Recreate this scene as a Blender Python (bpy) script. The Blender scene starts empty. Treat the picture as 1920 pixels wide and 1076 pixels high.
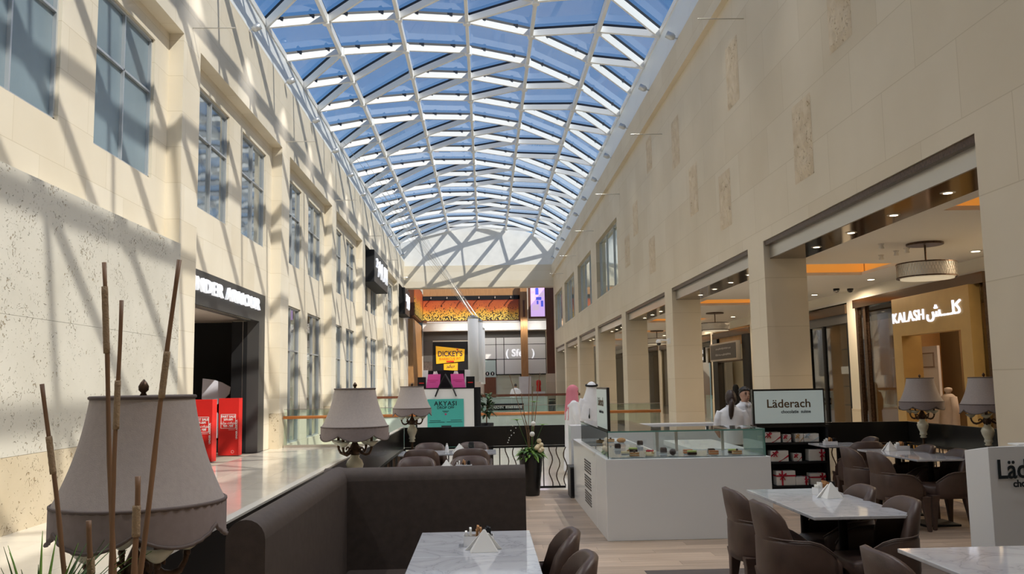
import bpy, bmesh, math, random
from mathutils import Vector, Matrix
random.seed(7)
SC = bpy.context.scene
COL = SC.collection
PI = math.pi

# ------------------------------------------------------------------ camera
F = 1637.2
EYE = 1.65
YAW, PITCH, ROLL = math.radians(1.83992), math.radians(6.29242), math.radians(-.97142)
fw = Vector((math.sin(YAW)*math.cos(PITCH), math.cos(YAW)*math.cos(PITCH), math.sin(PITCH)))
rt0 = Vector((math.cos(YAW), -math.sin(YAW), 0))
up0 = rt0.cross(fw)
rt = rt0*math.cos(ROLL)+up0*math.sin(ROLL)
up = -rt0*math.sin(ROLL)+up0*math.cos(ROLL)
cam = bpy.data.cameras.new('camera')
cam.sensor_width = 36
cam.lens = F/1920*36
cam.clip_end = 400
cam.clip_start = .05
camo = bpy.data.objects.new('camera', cam)
COL.objects.link(camo)
camo.matrix_world = Matrix(((rt.x, up.x, -fw.x, 0), (rt.y, up.y, -fw.y, 0), (rt.z, up.z, -fw.z, EYE), (0, 0, 0, 1)))
SC.camera = camo

# ------------------------------------------------------------------ sky, sun, exposure
W = bpy.data.worlds.new('sky')
SC.world = W
W.use_nodes = True
nt = W.node_tree
bg = nt.nodes['Background']
st_ = nt.nodes.new('ShaderNodeTexSky')
st_.sky_type = 'NISHITA'
st_.sun_disc = False
st_.sun_elevation = math.radians(40.4)
st_.sun_rotation = math.radians(134.3)
st_.dust_density = .6
st_.ozone_density = 2.0
# thin high cloud streaks
tc = nt.nodes.new('ShaderNodeTexCoord')
mp = nt.nodes.new('ShaderNodeMapping')
mp.inputs['Scale'].default_value = (1, 1, 3.5)
nz = nt.nodes.new('ShaderNodeTexNoise')
nz.inputs['Scale'].default_value = 3.2
nz.inputs['Detail'].default_value = 6
cr = nt.nodes.new('ShaderNodeValToRGB')
cr.color_ramp.elements[0].position = .55
cr.color_ramp.elements[1].position = .85
cr.color_ramp.elements[1].color = (.32, .32, .32, 1)
mx = nt.nodes.new('ShaderNodeMixRGB')
mx.inputs[2].default_value = (4.6, 4.9, 5.2, 1)
nt.links.new(tc.outputs['Generated'], mp.inputs[0])
nt.links.new(mp.outputs[0], nz.inputs['Vector'])
nt.links.new(nz.outputs['Fac'], cr.inputs[0])
nt.links.new(cr.outputs[0], mx.inputs[0])
bl = nt.nodes.new('ShaderNodeMixRGB')
bl.blend_type = 'MULTIPLY'
bl.inputs[0].default_value = 1
bl.inputs[2].default_value = (.50, .82, 1.06, 1)
nt.links.new(st_.outputs[0], bl.inputs[1])
nt.links.new(bl.outputs[0], mx.inputs[1])
nt.links.new(mx.outputs[0], bg.inputs[0])
bg.inputs[1].default_value = .135
SUN_DIR = Vector((-.84, .82, -1)).normalized()
sl = bpy.data.lights.new('sun', 'SUN')
sl.energy = 4.5
sl.color = (1, .93, .82)
sl.angle = math.radians(.6)
so = bpy.data.objects.new('sun', sl)
COL.objects.link(so)
so.rotation_euler = SUN_DIR.to_track_quat('-Z', 'Y').to_euler()
so.location = (20, -20, 40)
SC.view_settings.view_transform = 'Standard'
SC.view_settings.look = 'None'
SC.view_settings.exposure = -.12
SC.view_settings.gamma = 1
SC.view_settings.use_curve_mapping = False
try:
    SC.cycles.max_bounces = 10
    SC.cycles.diffuse_bounces = 5
    SC.cycles.transparent_max_bounces = 24
    SC.cycles.sample_clamp_indirect = 6
    SC.cycles.caustics_reflective = False
    SC.cycles.caustics_refractive = False
except Exception:
    pass


def ray(px, py):
    return fw+rt*((px-960)/F)-up*((py-538)/F)


def at(px, py, X=None, Y=None, Z=None):
    d = ray(px, py)
    t = (Z-EYE)/d.z if Z is not None else (Y/d.y if Y is not None else X/d.x)
    return Vector((0, 0, EYE))+d*t


# ------------------------------------------------------------------ materials
MATS = {}


def mat(name, col=(.8, .8, .8), rough=.6, metal=0., var=0., scale=4., bump=0., bscale=None, spec=.5, emit=None, es=0., rnd=0., coat=0.):
    if name in MATS:
        return MATS[name]
    m = bpy.data.materials.new(name)
    MATS[name] = m
    m.use_nodes = True
    n = m.node_tree.nodes
    l = m.node_tree.links
    b = n['Principled BSDF']
    b.inputs['Base Color'].default_value = (*col, 1)
    b.inputs['Roughness'].default_value = rough
    b.inputs['Metallic'].default_value = metal
    b.inputs['Specular IOR Level'].default_value = spec
    b.inputs['Coat Weight'].default_value = coat
    if emit:
        b.inputs['Emission Color'].default_value = (*emit, 1)
        b.inputs['Emission Strength'].default_value = es
    last = None
    if var or bump:
        t = n.new('ShaderNodeTexCoord')
        x = n.new('ShaderNodeTexNoise')
        x.inputs['Scale'].default_value = scale
        x.inputs['Detail'].default_value = 5
        l.new(t.outputs['Object'], x.inputs['Vector'])
        if var:
            r = n.new('ShaderNodeValToRGB')
            r.color_ramp.elements[0].position = .3
            r.color_ramp.elements[1].position = .7
            r.color_ramp.elements[0].color = (*[max(0, c*(1-var)) for c in col], 1)
            r.color_ramp.elements[1].color = (*[min(1, c*(1+var)) for c in col], 1)
            l.new(x.outputs['Fac'], r.inputs[0])
            last = r.outputs[0]
        if bump:
            x2 = n.new('ShaderNodeTexNoise')
            x2.inputs['Scale'].default_value = bscale or scale*8
            x2.inputs['Detail'].default_value = 3
            l.new(t.outputs['Object'], x2.inputs['Vector'])
            bp = n.new('ShaderNodeBump')
            bp.inputs['Strength'].default_value = bump
            bp.inputs['Distance'].default_value = .01
            l.new(x2.outputs['Fac'], bp.inputs['Height'])
            l.new(bp.outputs[0], b.inputs['Normal'])
    if rnd:
        o = n.new('ShaderNodeObjectInfo')
        hs = n.new('ShaderNodeHueSaturation')
        mr = n.new('ShaderNodeMapRange')
        mr.inputs['To Min'].default_value = 1-rnd
        mr.inputs['To Max'].default_value = 1+rnd
        l.new(o.outputs['Random'], mr.inputs['Value'])
        l.new(mr.outputs[0], hs.inputs['Value'])
        if last:
            l.new(last, hs.inputs['Color'])
        else:
            hs.inputs['Color'].default_value = (*col, 1)
        last = hs.outputs[0]
    if last:
        l.new(last, b.inputs['Base Color'])
    return m


def glass_mat(name, tint=(.9, .95, .95), rough=0., ior=1.45, amount=1.0, haze=0., power=4.5):
    m = bpy.data.materials.new(name)
    MATS[name] = m
    m.use_nodes = True
    n = m.node_tree.nodes
    l = m.node_tree.links
    n.remove(n['Principled BSDF'])
    out = n['Material Output']
    tr = n.new('ShaderNodeBsdfTransparent')
    tr.inputs[0].default_value = (*tint, 1)
    gl = n.new('ShaderNodeBsdfGlossy')
    gl.inputs['Roughness'].default_value = rough
    fr = n.new('ShaderNodeLayerWeight')
    fr.inputs[0].default_value = .5
    pw = n.new('ShaderNodeMath')
    pw.operation = 'POWER'
    pw.inputs[1].default_value = power
    mu = n.new('ShaderNodeMath')
    mu.operation = 'MULTIPLY_ADD'
    mu.inputs[1].default_value = .85*amount
    mu.inputs[2].default_value = .05*amount
    ms = n.new('ShaderNodeMixShader')
    l.new(fr.outputs['Facing'], pw.inputs[0])
    l.new(pw.outputs[0], mu.inputs[0])
    l.new(mu.outputs[0], ms.inputs[0])
    l.new(tr.outputs[0], ms.inputs[1])
    l.new(gl.outputs[0], ms.inputs[2])
    if haze:
        # pale grazing-angle veil, standing for haze and reflections on the far panes
        p3 = n.new('ShaderNodeMath')
        p3.operation = 'POWER'
        p3.inputs[1].default_value = 6.5
        md = n.new('ShaderNodeMath')
        md.operation = 'MULTIPLY_ADD'
        md.inputs[1].default_value = haze
        md.inputs[2].default_value = .003
        tl = n.new('ShaderNodeBsdfTranslucent')
        tl.inputs[0].default_value = (.85, .86, .86, 1)
        m2 = n.new('ShaderNodeMixShader')
        l.new(fr.outputs['Facing'], p3.inputs[0])
        l.new(p3.outputs[0], md.inputs[0])
        l.new(md.outputs[0], m2.inputs[0])
        l.new(ms.outputs[0], m2.inputs[1])
        l.new(tl.outputs[0], m2.inputs[2])
        l.new(m2.outputs[0], out.inputs[0])
        return m
    l.new(ms.outputs[0], out.inputs[0])
    return m


def stone_mat(name, col, col2, pits=.5, scale=1.2, rough=.55, joints=None):
    """limestone: cloudy tone, dark fossil pits with relief, optional faint slab joints"""
    m = bpy.data.materials.new(name)
    MATS[name] = m
    m.use_nodes = True
    n = m.node_tree.nodes
    l = m.node_tree.links
    b = n['Principled BSDF']
    b.inputs['Roughness'].default_value = rough
    g = n.new('ShaderNodeNewGeometry')
    x = n.new('ShaderNodeTexNoise')
    x.inputs['Scale'].default_value = scale
    x.inputs['Detail'].default_value = 6
    l.new(g.outputs['Position'], x.inputs['Vector'])
    r = n.new('ShaderNodeValToRGB')
    r.color_ramp.elements[0].position = .32
    r.color_ramp.elements[1].position = .68
    r.color_ramp.elements[0].color = (*col, 1)
    r.color_ramp.elements[1].color = (*col2, 1)
    l.new(x.outputs['Fac'], r.inputs[0])
    last = r.outputs[0]
    if pits:
        w = n.new('ShaderNodeTexNoise')
        w.inputs['Scale'].default_value = 17
        w.inputs['Detail'].default_value = 2
        w.inputs['Distortion'].default_value = 1.6
        l.new(g.outputs['Position'], w.inputs['Vector'])
        w2 = n.new('ShaderNodeTexNoise')
        w2.inputs['Scale'].default_value = 2.6
        l.new(g.outputs['Position'], w2.inputs['Vector'])
        a = n.new('ShaderNodeMath')
        a.operation = 'MULTIPLY_ADD'
        a.inputs[1].default_value = .35
        l.new(w2.outputs['Fac'], a.inputs[0])
        l.new(w.outputs['Fac'], a.inputs[2])
        pr = n.new('ShaderNodeValToRGB')
        pr.color_ramp.elements[0].position = .835
        pr.color_ramp.elements[1].position = .89
        l.new(a.outputs[0], pr.inputs[0])
        k = n.new('ShaderNodeMixRGB')
        k.blend_type = 'MULTIPLY'
        k.inputs[2].default_value = (.66, .58, .47, 1)
        mu = n.new('ShaderNodeMath')
        mu.operation = 'MULTIPLY'
        mu.inputs[1].default_value = pits
        l.new(pr.outputs[0], mu.inputs[0])
        l.new(mu.outputs[0], k.inputs[0])
        l.new(last, k.inputs[1])
        last = k.outputs[0]
        bp = n.new('ShaderNodeBump')
        bp.invert = True
        bp.inputs['Strength'].default_value = pits
        bp.inputs['Distance'].default_value = .02
        l.new(pr.outputs[0], bp.inputs['Height'])
        l.new(bp.outputs[0], b.inputs['Normal'])
    if joints:
        s = n.new('ShaderNodeSeparateXYZ')
        l.new(g.outputs['Position'], s.inputs[0])
        c = n.new('ShaderNodeCombineXYZ')
        l.new(s.outputs['Y'], c.inputs[0])
        l.new(s.outputs['Z'], c.inputs[1])
        br = n.new('ShaderNodeTexBrick')
        br.inputs['Scale'].default_value = 1
        br.inputs['Brick Width'].default_value = joints[0]
        br.inputs['Row Height'].default_value = joints[1]
        br.inputs['Mortar Size'].default_value = .006
        br.inputs['Color1'].default_value = (1, 1, 1, 1)
        br.inputs['Color2'].default_value = (.94, .92, .88, 1)
        br.inputs['Mortar'].default_value = (.82, .79, .72, 1)
        l.new(c.outputs[0], br.inputs['Vector'])
        k = n.new('ShaderNodeMixRGB')
        k.blend_type = 'MULTIPLY'
        k.inputs[0].default_value = 1
        l.new(last, k.inputs[1])
        l.new(br.outputs['Color'], k.inputs[2])
        last = k.outputs[0]
    l.new(last, b.inputs['Base Color'])
    return m


def marble_mat(name):
    m = bpy.data.materials.new(name)
    MATS[name] = m
    m.use_nodes = True
    n = m.node_tree.nodes
    l = m.node_tree.links
    b = n['Principled BSDF']
    b.inputs['Roughness'].default_value = .07
    g = n.new('ShaderNodeNewGeometry')
    x = n.new('ShaderNodeTexNoise')
    x.inputs['Scale'].default_value = 2.2
    x.inputs['Detail'].default_value = 8
    x.inputs['Distortion'].default_value = 1.8
    l.new(g.outputs['Position'], x.inputs['Vector'])
    r = n.new('ShaderNodeValToRGB')
    el = r.color_ramp.elements
    el[0].position = .40
    el[0].color = (.52, .535, .565, 1)
    el[1].position = .6
    el[1].color = (.54, .55, .58, 1)
    q = el.new(.495)
    q.color = (.48, .49, .52, 1)
    q = el.new(.505)
    q.color = (.36, .37, .40, 1)
    q = el.new(.515)
    q.color = (.47, .48, .51, 1)
    l.new(x.outputs['Fac'], r.inputs[0])
    l.new(r.outputs[0], b.inputs['Base Color'])
    return m


def wood_mat(name, c1, c2, axis=0, rough=.5, rnd=0., stretch=14):
    m = bpy.data.materials.new(name)
    MATS[name] = m
    m.use_nodes = True
    n = m.node_tree.nodes
    l = m.node_tree.links
    b = n['Principled BSDF']
    b.inputs['Roughness'].default_value = rough
    t = n.new('ShaderNodeTexCoord')
    o = n.new('ShaderNodeObjectInfo')
    ad = n.new('ShaderNodeVectorMath')
    ad.operation = 'ADD'
    mpp = n.new('ShaderNodeMapping')
    s = [stretch]*3
    s[axis] = 1.0
    mpp.inputs['Scale'].default_value = s
    cb = n.new('ShaderNodeCombineXYZ')
    k = n.new('ShaderNodeMath')
    k.operation = 'MULTIPLY'
    k.inputs[1].default_value = 37.
    l.new(o.outputs['Random'], k.inputs[0])
    for i in range(3):
        l.new(k.outputs[0], cb.inputs[i])
    l.new(t.outputs['Object'], mpp.inputs[0])
    l.new(mpp.outputs[0], ad.inputs[0])
    l.new(cb.outputs[0], ad.inputs[1])
    x = n.new('ShaderNodeTexNoise')
    x.inputs['Scale'].default_value = 1.6
    x.inputs['Detail'].default_value = 6
    l.new(ad.outputs[0], x.inputs['Vector'])
    r = n.new('ShaderNodeValToRGB')
    r.color_ramp.elements[0].position = .3
    r.color_ramp.elements[1].position = .7
    r.color_ramp.elements[0].color = (*c1, 1)
    r.color_ramp.elements[1].color = (*c2, 1)
    l.new(x.outputs['Fac'], r.inputs[0])
    last = r.outputs[0]
    if rnd:
        hs = n.new('ShaderNodeHueSaturation')
        mr = n.new('ShaderNodeMapRange')
        mr.inputs['To Min'].default_value = 1-rnd
        mr.inputs['To Max'].default_value = 1+rnd
        l.new(o.outputs['Random'], mr.inputs['Value'])
        l.new(mr.outputs[0], hs.inputs['Value'])
        l.new(last, hs.inputs['Color'])
        last = hs.outputs[0]
    l.new(last, b.inputs['Base Color'])
    return m


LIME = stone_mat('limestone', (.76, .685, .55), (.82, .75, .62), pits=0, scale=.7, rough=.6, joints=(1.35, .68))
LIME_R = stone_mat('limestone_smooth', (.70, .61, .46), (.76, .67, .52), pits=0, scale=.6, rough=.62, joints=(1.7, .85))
FOSSIL = stone_mat('fossil_limestone', (.56, .53, .455), (.645, .615, .54), pits=1., scale=.8, rough=.6)
FOSSIL_W = stone_mat('fossil_limestone_warm', (.54, .45, .31), (.62, .53, .39), pits=1., scale=1.1, rough=.6)
ROUGHST = stone_mat('rough_shell_stone', (.62, .50, .34), (.74, .62, .45), pits=1., scale=5, rough=.8)
PLASTER = mat('white_plaster', (.86, .86, .84), .8, var=.05, scale=2, bump=.5, bscale=1.6)
WHITE_METAL = mat('white_painted_metal', (.88, .88, .87), .4)
UPSTAND = mat('white_upstand_panel', (.82, .84, .84), .45)
GASKET = mat('dark_gasket', (.01, .012, .02), .5)
SKYGLASS = glass_mat('roof_glass', (.90, .93, .95), 0.03, 1.5, 1.0, .95, 3.4)
CLEAR = glass_mat('clear_glass', (.955, .985, .975), 0., 1.45, 1.0)
BALGLASS = glass_mat('green_balustrade_glass', (.88, .95, .92), 0., 1.45, 1.0)
DARKGLASS = glass_mat('smoked_shop_glass', (.62, .60, .55), 0.02, 1.6, 1.3)
WINGLASS = mat('window_reflective_glass', (.34, .38, .39), .05, metal=.6, bump=.14, bscale=1.3, spec=.8)
RWINGLASS = mat('green_reflective_glass', (.60, .70, .66), .05, metal=.6, bump=.10, bscale=.9, spec=.8)
FROST = mat('frosted_blue_grey_glass', (.22, .29, .33), .35, spec=.6, var=.12, scale=.8)
ALU = mat('aluminium_frame', (.62, .64, .66), .35, metal=.6)
DARKALU = mat('dark_aluminium', (.09, .10, .11), .4, metal=.4)
BLACK = mat('black_lacquer', (.012, .011, .010), .25, spec=.5)
BLACKM = mat('black_matte', (.012, .012, .013), .7, spec=.3)
BLACKIRON = mat('black_iron', (.015, .014, .013), .45, metal=.3)
BRONZE = mat('dark_bronze', (.09, .055, .035), .38, metal=.75, var=.4, scale=30)
STEEL = mat('brushed_steel', (.58, .55, .50), .3, metal=.9)
BRONZEMIR = mat('bronze_mirror_soffit', (.20, .14, .10), .1, metal=.9)
LEATHER = mat('brown_leather', (.082, .050, .039), .42, var=.15, scale=9, bump=.08, bscale=260, spec=.45)
FABRIC = mat('charcoal_brown_upholstery', (.075, .058, .050), .62, var=.12, scale=20, bump=.25, bscale=420, spec=.3)
SHADE = mat('taupe_lampshade_linen', (.42, .37, .345), .85, var=.05, scale=60, bump=.15, bscale=300)
SHADE_D = mat('taupe_pleated_silk', (.27, .225, .22), .8, var=.06, scale=40)
ONYX = mat('cream_onyx', (.72, .70, .56), .25, var=.14, scale=14, spec=.6)
CUPGLASS = mat('pale_green_glass_cup', (.56, .57, .46), .25, var=.08, scale=20)
MARBLE = marble_mat('white_veined_marble')
CORIAN = mat('white_counter', (.74, .77, .79), .22)
CORIAN_T = mat('white_counter_top', (.80, .80, .80), .2)
TILE = mat('polished_cream_floor', (.74, .69, .59), .10, var=.06, scale=1.6, rnd=.05, spec=.6)
GROUT = mat('floor_grout', (.42, .37, .29), .7)
PLANK = wood_mat('pale_oak_plank', (.38, .28, .20), (.52, .40, .30), 0, .45, rnd=.22)
PLANKD = wood_mat('dark_grey_plank', (.085, .065, .058), (.125, .098, .088), 0, .5, rnd=.2)
ORANGEWOOD = wood_mat('orange_handrail_wood', (.50, .17, .045), (.66, .25, .07), 0, .35)
WALNUT = wood_mat('oiled_wood_panel', (.42, .20, .075), (.56, .29, .11), 2, .5)
DARKWOOD = wood_mat('red_brown_wood', (.13, .045, .022), (.19, .07, .035), 2, .45)
BAMBOO = wood_mat('bamboo_cane', (.16, .085, .045), (.30, .17, .09), 2, .5)
TWINE = mat('raffia_wrap', (.36, .26, .16), .9, bump=.5, bscale=200)
LEAF = mat('green_leaf', (.06, .15, .03), .5, var=.3, scale=12)
LEAF_L = mat('bright_green_leaf', (.22, .42, .07), .5, var=.25, scale=12)
LEAF_D = mat('dark_green_leaf', (.025, .06, .02), .45, var=.3, scale=12)
GOLD = mat('brushed_gold_panel', (.50, .33, .12), .38, metal=.35, var=.06, scale=3)
GOLDMIR = mat('gold_mirror', (.55, .40, .20), .06, metal=.9)
CEIL = mat('arcade_ceiling_paint', (.74, .70, .64), .8)
CREAM = mat('cream_wall_paint', (.76, .70, .58), .7)
LIT = mat('white_backlit_letter', (.9, .9, .95), .5, emit=(.95, .97, 1), es=.7)
LITB = mat('bluish_backlit_letter', (.9, .9, .95), .5, emit=(.82, .86, 1), es=1.1)
COVE = mat('warm_cove_strip', (.9, .5, .15), .5, emit=(1, .42, .07), es=.36)
DOWN = mat('downlight_lens', (1, .9, .7), .5, emit=(1, .85, .6), es=6)
RED = mat('red_print', (.72, .025, .02), .45, var=.06, scale=3)
WPRINT = mat('white_print', (.9, .85, .84), .6)
PINK = mat('hot_pink_paper', (.86, .10, .40), .5)
TEAL = mat('teal_poster', (.07, .47, .42), .5)
INK = mat('black_ink', (.012, .02, .025), .5)
MAGENTA = mat('magenta_print', (.6, .02, .15), .5)
SCREENW = mat('lit_white_screen', (.42, .48, .46), .3, emit=(.62, .72, .69), es=.22)
BROWNINK = mat('brown_ink', (.10, .055, .02), .5)
PAPER = mat('white_paper', (.80, .79, .75), .8)
REDRIB = mat('red_ribbon', (.42, .008, .03), .4)
BLUERIB = mat('pale_blue_ribbon', (.45, .56, .62), .4)
GOLDRIB = mat('gold_ribbon', (.55, .33, .12), .35)
GIFT = mat('cream_gift_paper', (.74, .72, .67), .5, var=.03, scale=20)
WHITECLOTH = mat('white_cotton', (.80, .81, .84), .85, var=.04, scale=8, bump=.25, bscale=18)
SKIN = mat('skin', (.42, .23, .15), .55)
SKIN2 = mat('skin_light', (.52, .30, .21), .55)
HAIR = mat('black_hair', (.012, .009, .008), .4, bump=.4, bscale=90)
HAIRB = mat('dark_brown_hair', (.03, .014, .009), .4, bump=.4, bscale=90)
PLATE = mat('white_china', (.82, .82, .82), .2)
CHOC = mat('dark_chocolate', (.035, .015, .010), .35)
SPONGE = mat('caramel_sponge', (.45, .22, .08), .7, var=.2, scale=40)
ORANGEC = mat('orange_cake', (.48, .17, .06), .6, var=.2, scale=40)
CREAMC = mat('vanilla_cream', (.74, .62, .40), .5)
LIME_C = mat('pistachio_cream', (.46, .52, .14), .5)
BERRY = mat('red_berry', (.5, .015, .02), .25)
LIGHTPURP = mat('lavender_panel', (.40, .27, .68), .5)
LILAC = mat('lilac_screen', (.6, .4, .75), .4, emit=(.72, .48, .90), es=.85)
BLUEPX = mat('blue_screen_print', (.06, .08, .55), .4, emit=(.10, .13, .75), es=.8)
PINKPX = mat('pink_screen_print', (.7, .5, .7), .4, emit=(.82, .60, .80), es=.7)
YELLOW = mat('yellow_signboard', (.80, .43, .02), .4, emit=(.85, .45, .03), es=.35)
NAVY = mat('navy_letter', (.05, .03, .07), .5)
ORLET = mat('orange_letter', (.70, .20, .02), .5)
GREYPANEL = mat('grey_fascia', (.10, .095, .09), .6)
DGREY = mat('dark_grey_sign_panel', (.075, .072, .07), .45, metal=.3)
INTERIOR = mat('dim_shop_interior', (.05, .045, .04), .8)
WARMINT = mat('warm_shop_wall', (.62, .38, .17), .7, var=.1, scale=2)
TEALINT = mat('pale_teal_tile', (.50, .62, .60), .35)
RIBWHITE = mat('white_ribbed_cladding', (.78, .78, .77), .6)
NETWHITE = mat('white_net_fabric', (.76, .76, .76), .8, bump=.6, bscale=40)


def mural_mat():
    m = bpy.data.materials.new('sunset_mural_print')
    m.use_nodes = True
    n = m.node_tree.nodes
    l = m.node_tree.links
    b = n['Principled BSDF']
    b.inputs['Roughness'].default_value = .5
    t = n.new('ShaderNodeTexCoord')
    s = n.new('ShaderNodeSeparateXYZ')
    l.new(t.outputs['Generated'], s.inputs[0])
    r = n.new('ShaderNodeValToRGB')
    el = r.color_ramp.elements
    el[0].position = 0
    el[0].color = (.80, .62, .14, 1)
    el[1].position = 1
    el[1].color = (.40, .07, .02, 1)
    q = el.new(.35)
    q.color = (.80, .42, .05, 1)
    q = el.new(.6)
    q.color = (.62, .14, .03, 1)
    x = n.new('ShaderNodeTexNoise')
    x.inputs['Scale'].default_value = 1.1
    l.new(t.outputs['Object'], x.inputs['Vector'])
    a = n.new('ShaderNodeMath')
    a.operation = 'MULTIPLY_ADD'
    a.inputs[1].default_value = .5
    a.inputs[2].default_value = -.25
    l.new(x.outputs['Fac'], a.inputs[0])
    ad = n.new('ShaderNodeMath')
    l.new(a.outputs[0], ad.inputs[0])
    l.new(s.outputs['Z'], ad.inputs[1])
    l.new(ad.outputs[0], r.inputs[0])
    v = n.new('ShaderNodeTexNoise')
    v.inputs['Scale'].default_value = 11
    v.inputs['Detail'].default_value = 1
    l.new(t.outputs['Object'], v.inputs['Vector'])
    th = n.new('ShaderNodeMath')
    th.operation = 'MULTIPLY_ADD'
    th.inputs[1].default_value = -.26
    l.new(ad.outputs[0], th.inputs[0])
    l.new(v.outputs['Fac'], th.inputs[2])
    c = n.new('ShaderNodeValToRGB')
    c.color_ramp.elements[0].position = .47
    c.color_ramp.elements[1].position = .49
    l.new(th.outputs[0], c.inputs[0])
    k = n.new('ShaderNodeMixRGB')
    k.inputs[2].default_value = (.02, .012, .01, 1)
    l.new(c.outputs[0], k.inputs[0])
    l.new(r.outputs[0], k.inputs[1])
    l.new(k.outputs[0], b.inputs['Base Color'])
    return m


MURAL = mural_mat()


def checker_mat():
    m = bpy.data.materials.new('red_white_check_cloth')
    m.use_nodes = True
    n = m.node_tree.nodes
    l = m.node_tree.links
    b = n['Principled BSDF']
    b.inputs['Roughness'].default_value = .85
    t = n.new('ShaderNodeTexCoord')
    c = n.new('ShaderNodeTexVoronoi')
    c.inputs['Scale'].default_value = 16
    l.new(t.outputs['Object'], c.inputs['Vector'])
    s = n.new('ShaderNodeSeparateXYZ')
    l.new(t.outputs['Object'], s.inputs[0])
    r = n.new('ShaderNodeValToRGB')
    r.color_ramp.elements[0].position = .5
    r.color_ramp.elements[1].position = .56
    r.color_ramp.elements[0].color = (.78, .70, .72, 1)
    r.color_ramp.elements[1].color = (.66, .27, .33, 1)
    # lower hem pale with red marks, upper cloth solid rose check
    a = n.new('ShaderNodeMath')
    a.operation = 'MULTIPLY_ADD'
    a.inputs[1].default_value = 1.6
    a.inputs[2].default_value = -1.75
    l.new(s.outputs['Z'], a.inputs[0])
    ad = n.new('ShaderNodeMath')
    l.new(a.outputs[0], ad.inputs[0])
    l.new(c.outputs['Distance'], ad.inputs[1])
    l.new(ad.outputs[0], r.inputs[0])
    ck = n.new('ShaderNodeTexChecker')
    ck.inputs['Scale'].default_value = 70
    ck.inputs['Color1'].default_value = (1, 1, 1, 1)
    ck.inputs['Color2'].default_value = (1.0, .62, .66, 1)
    l.new(t.outputs['Object'], ck.inputs['Vector'])
    k = n.new('ShaderNodeMixRGB')
    k.blend_type = 'MULTIPLY'
    k.inputs[0].default_value = 1
    l.new(r.outputs[0], k.inputs[1])
    l.new(ck.outputs['Color'], k.inputs[2])
    l.new(k.outputs[0], b.inputs['Base Color'])
    return m


CHECK = checker_mat()


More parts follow.
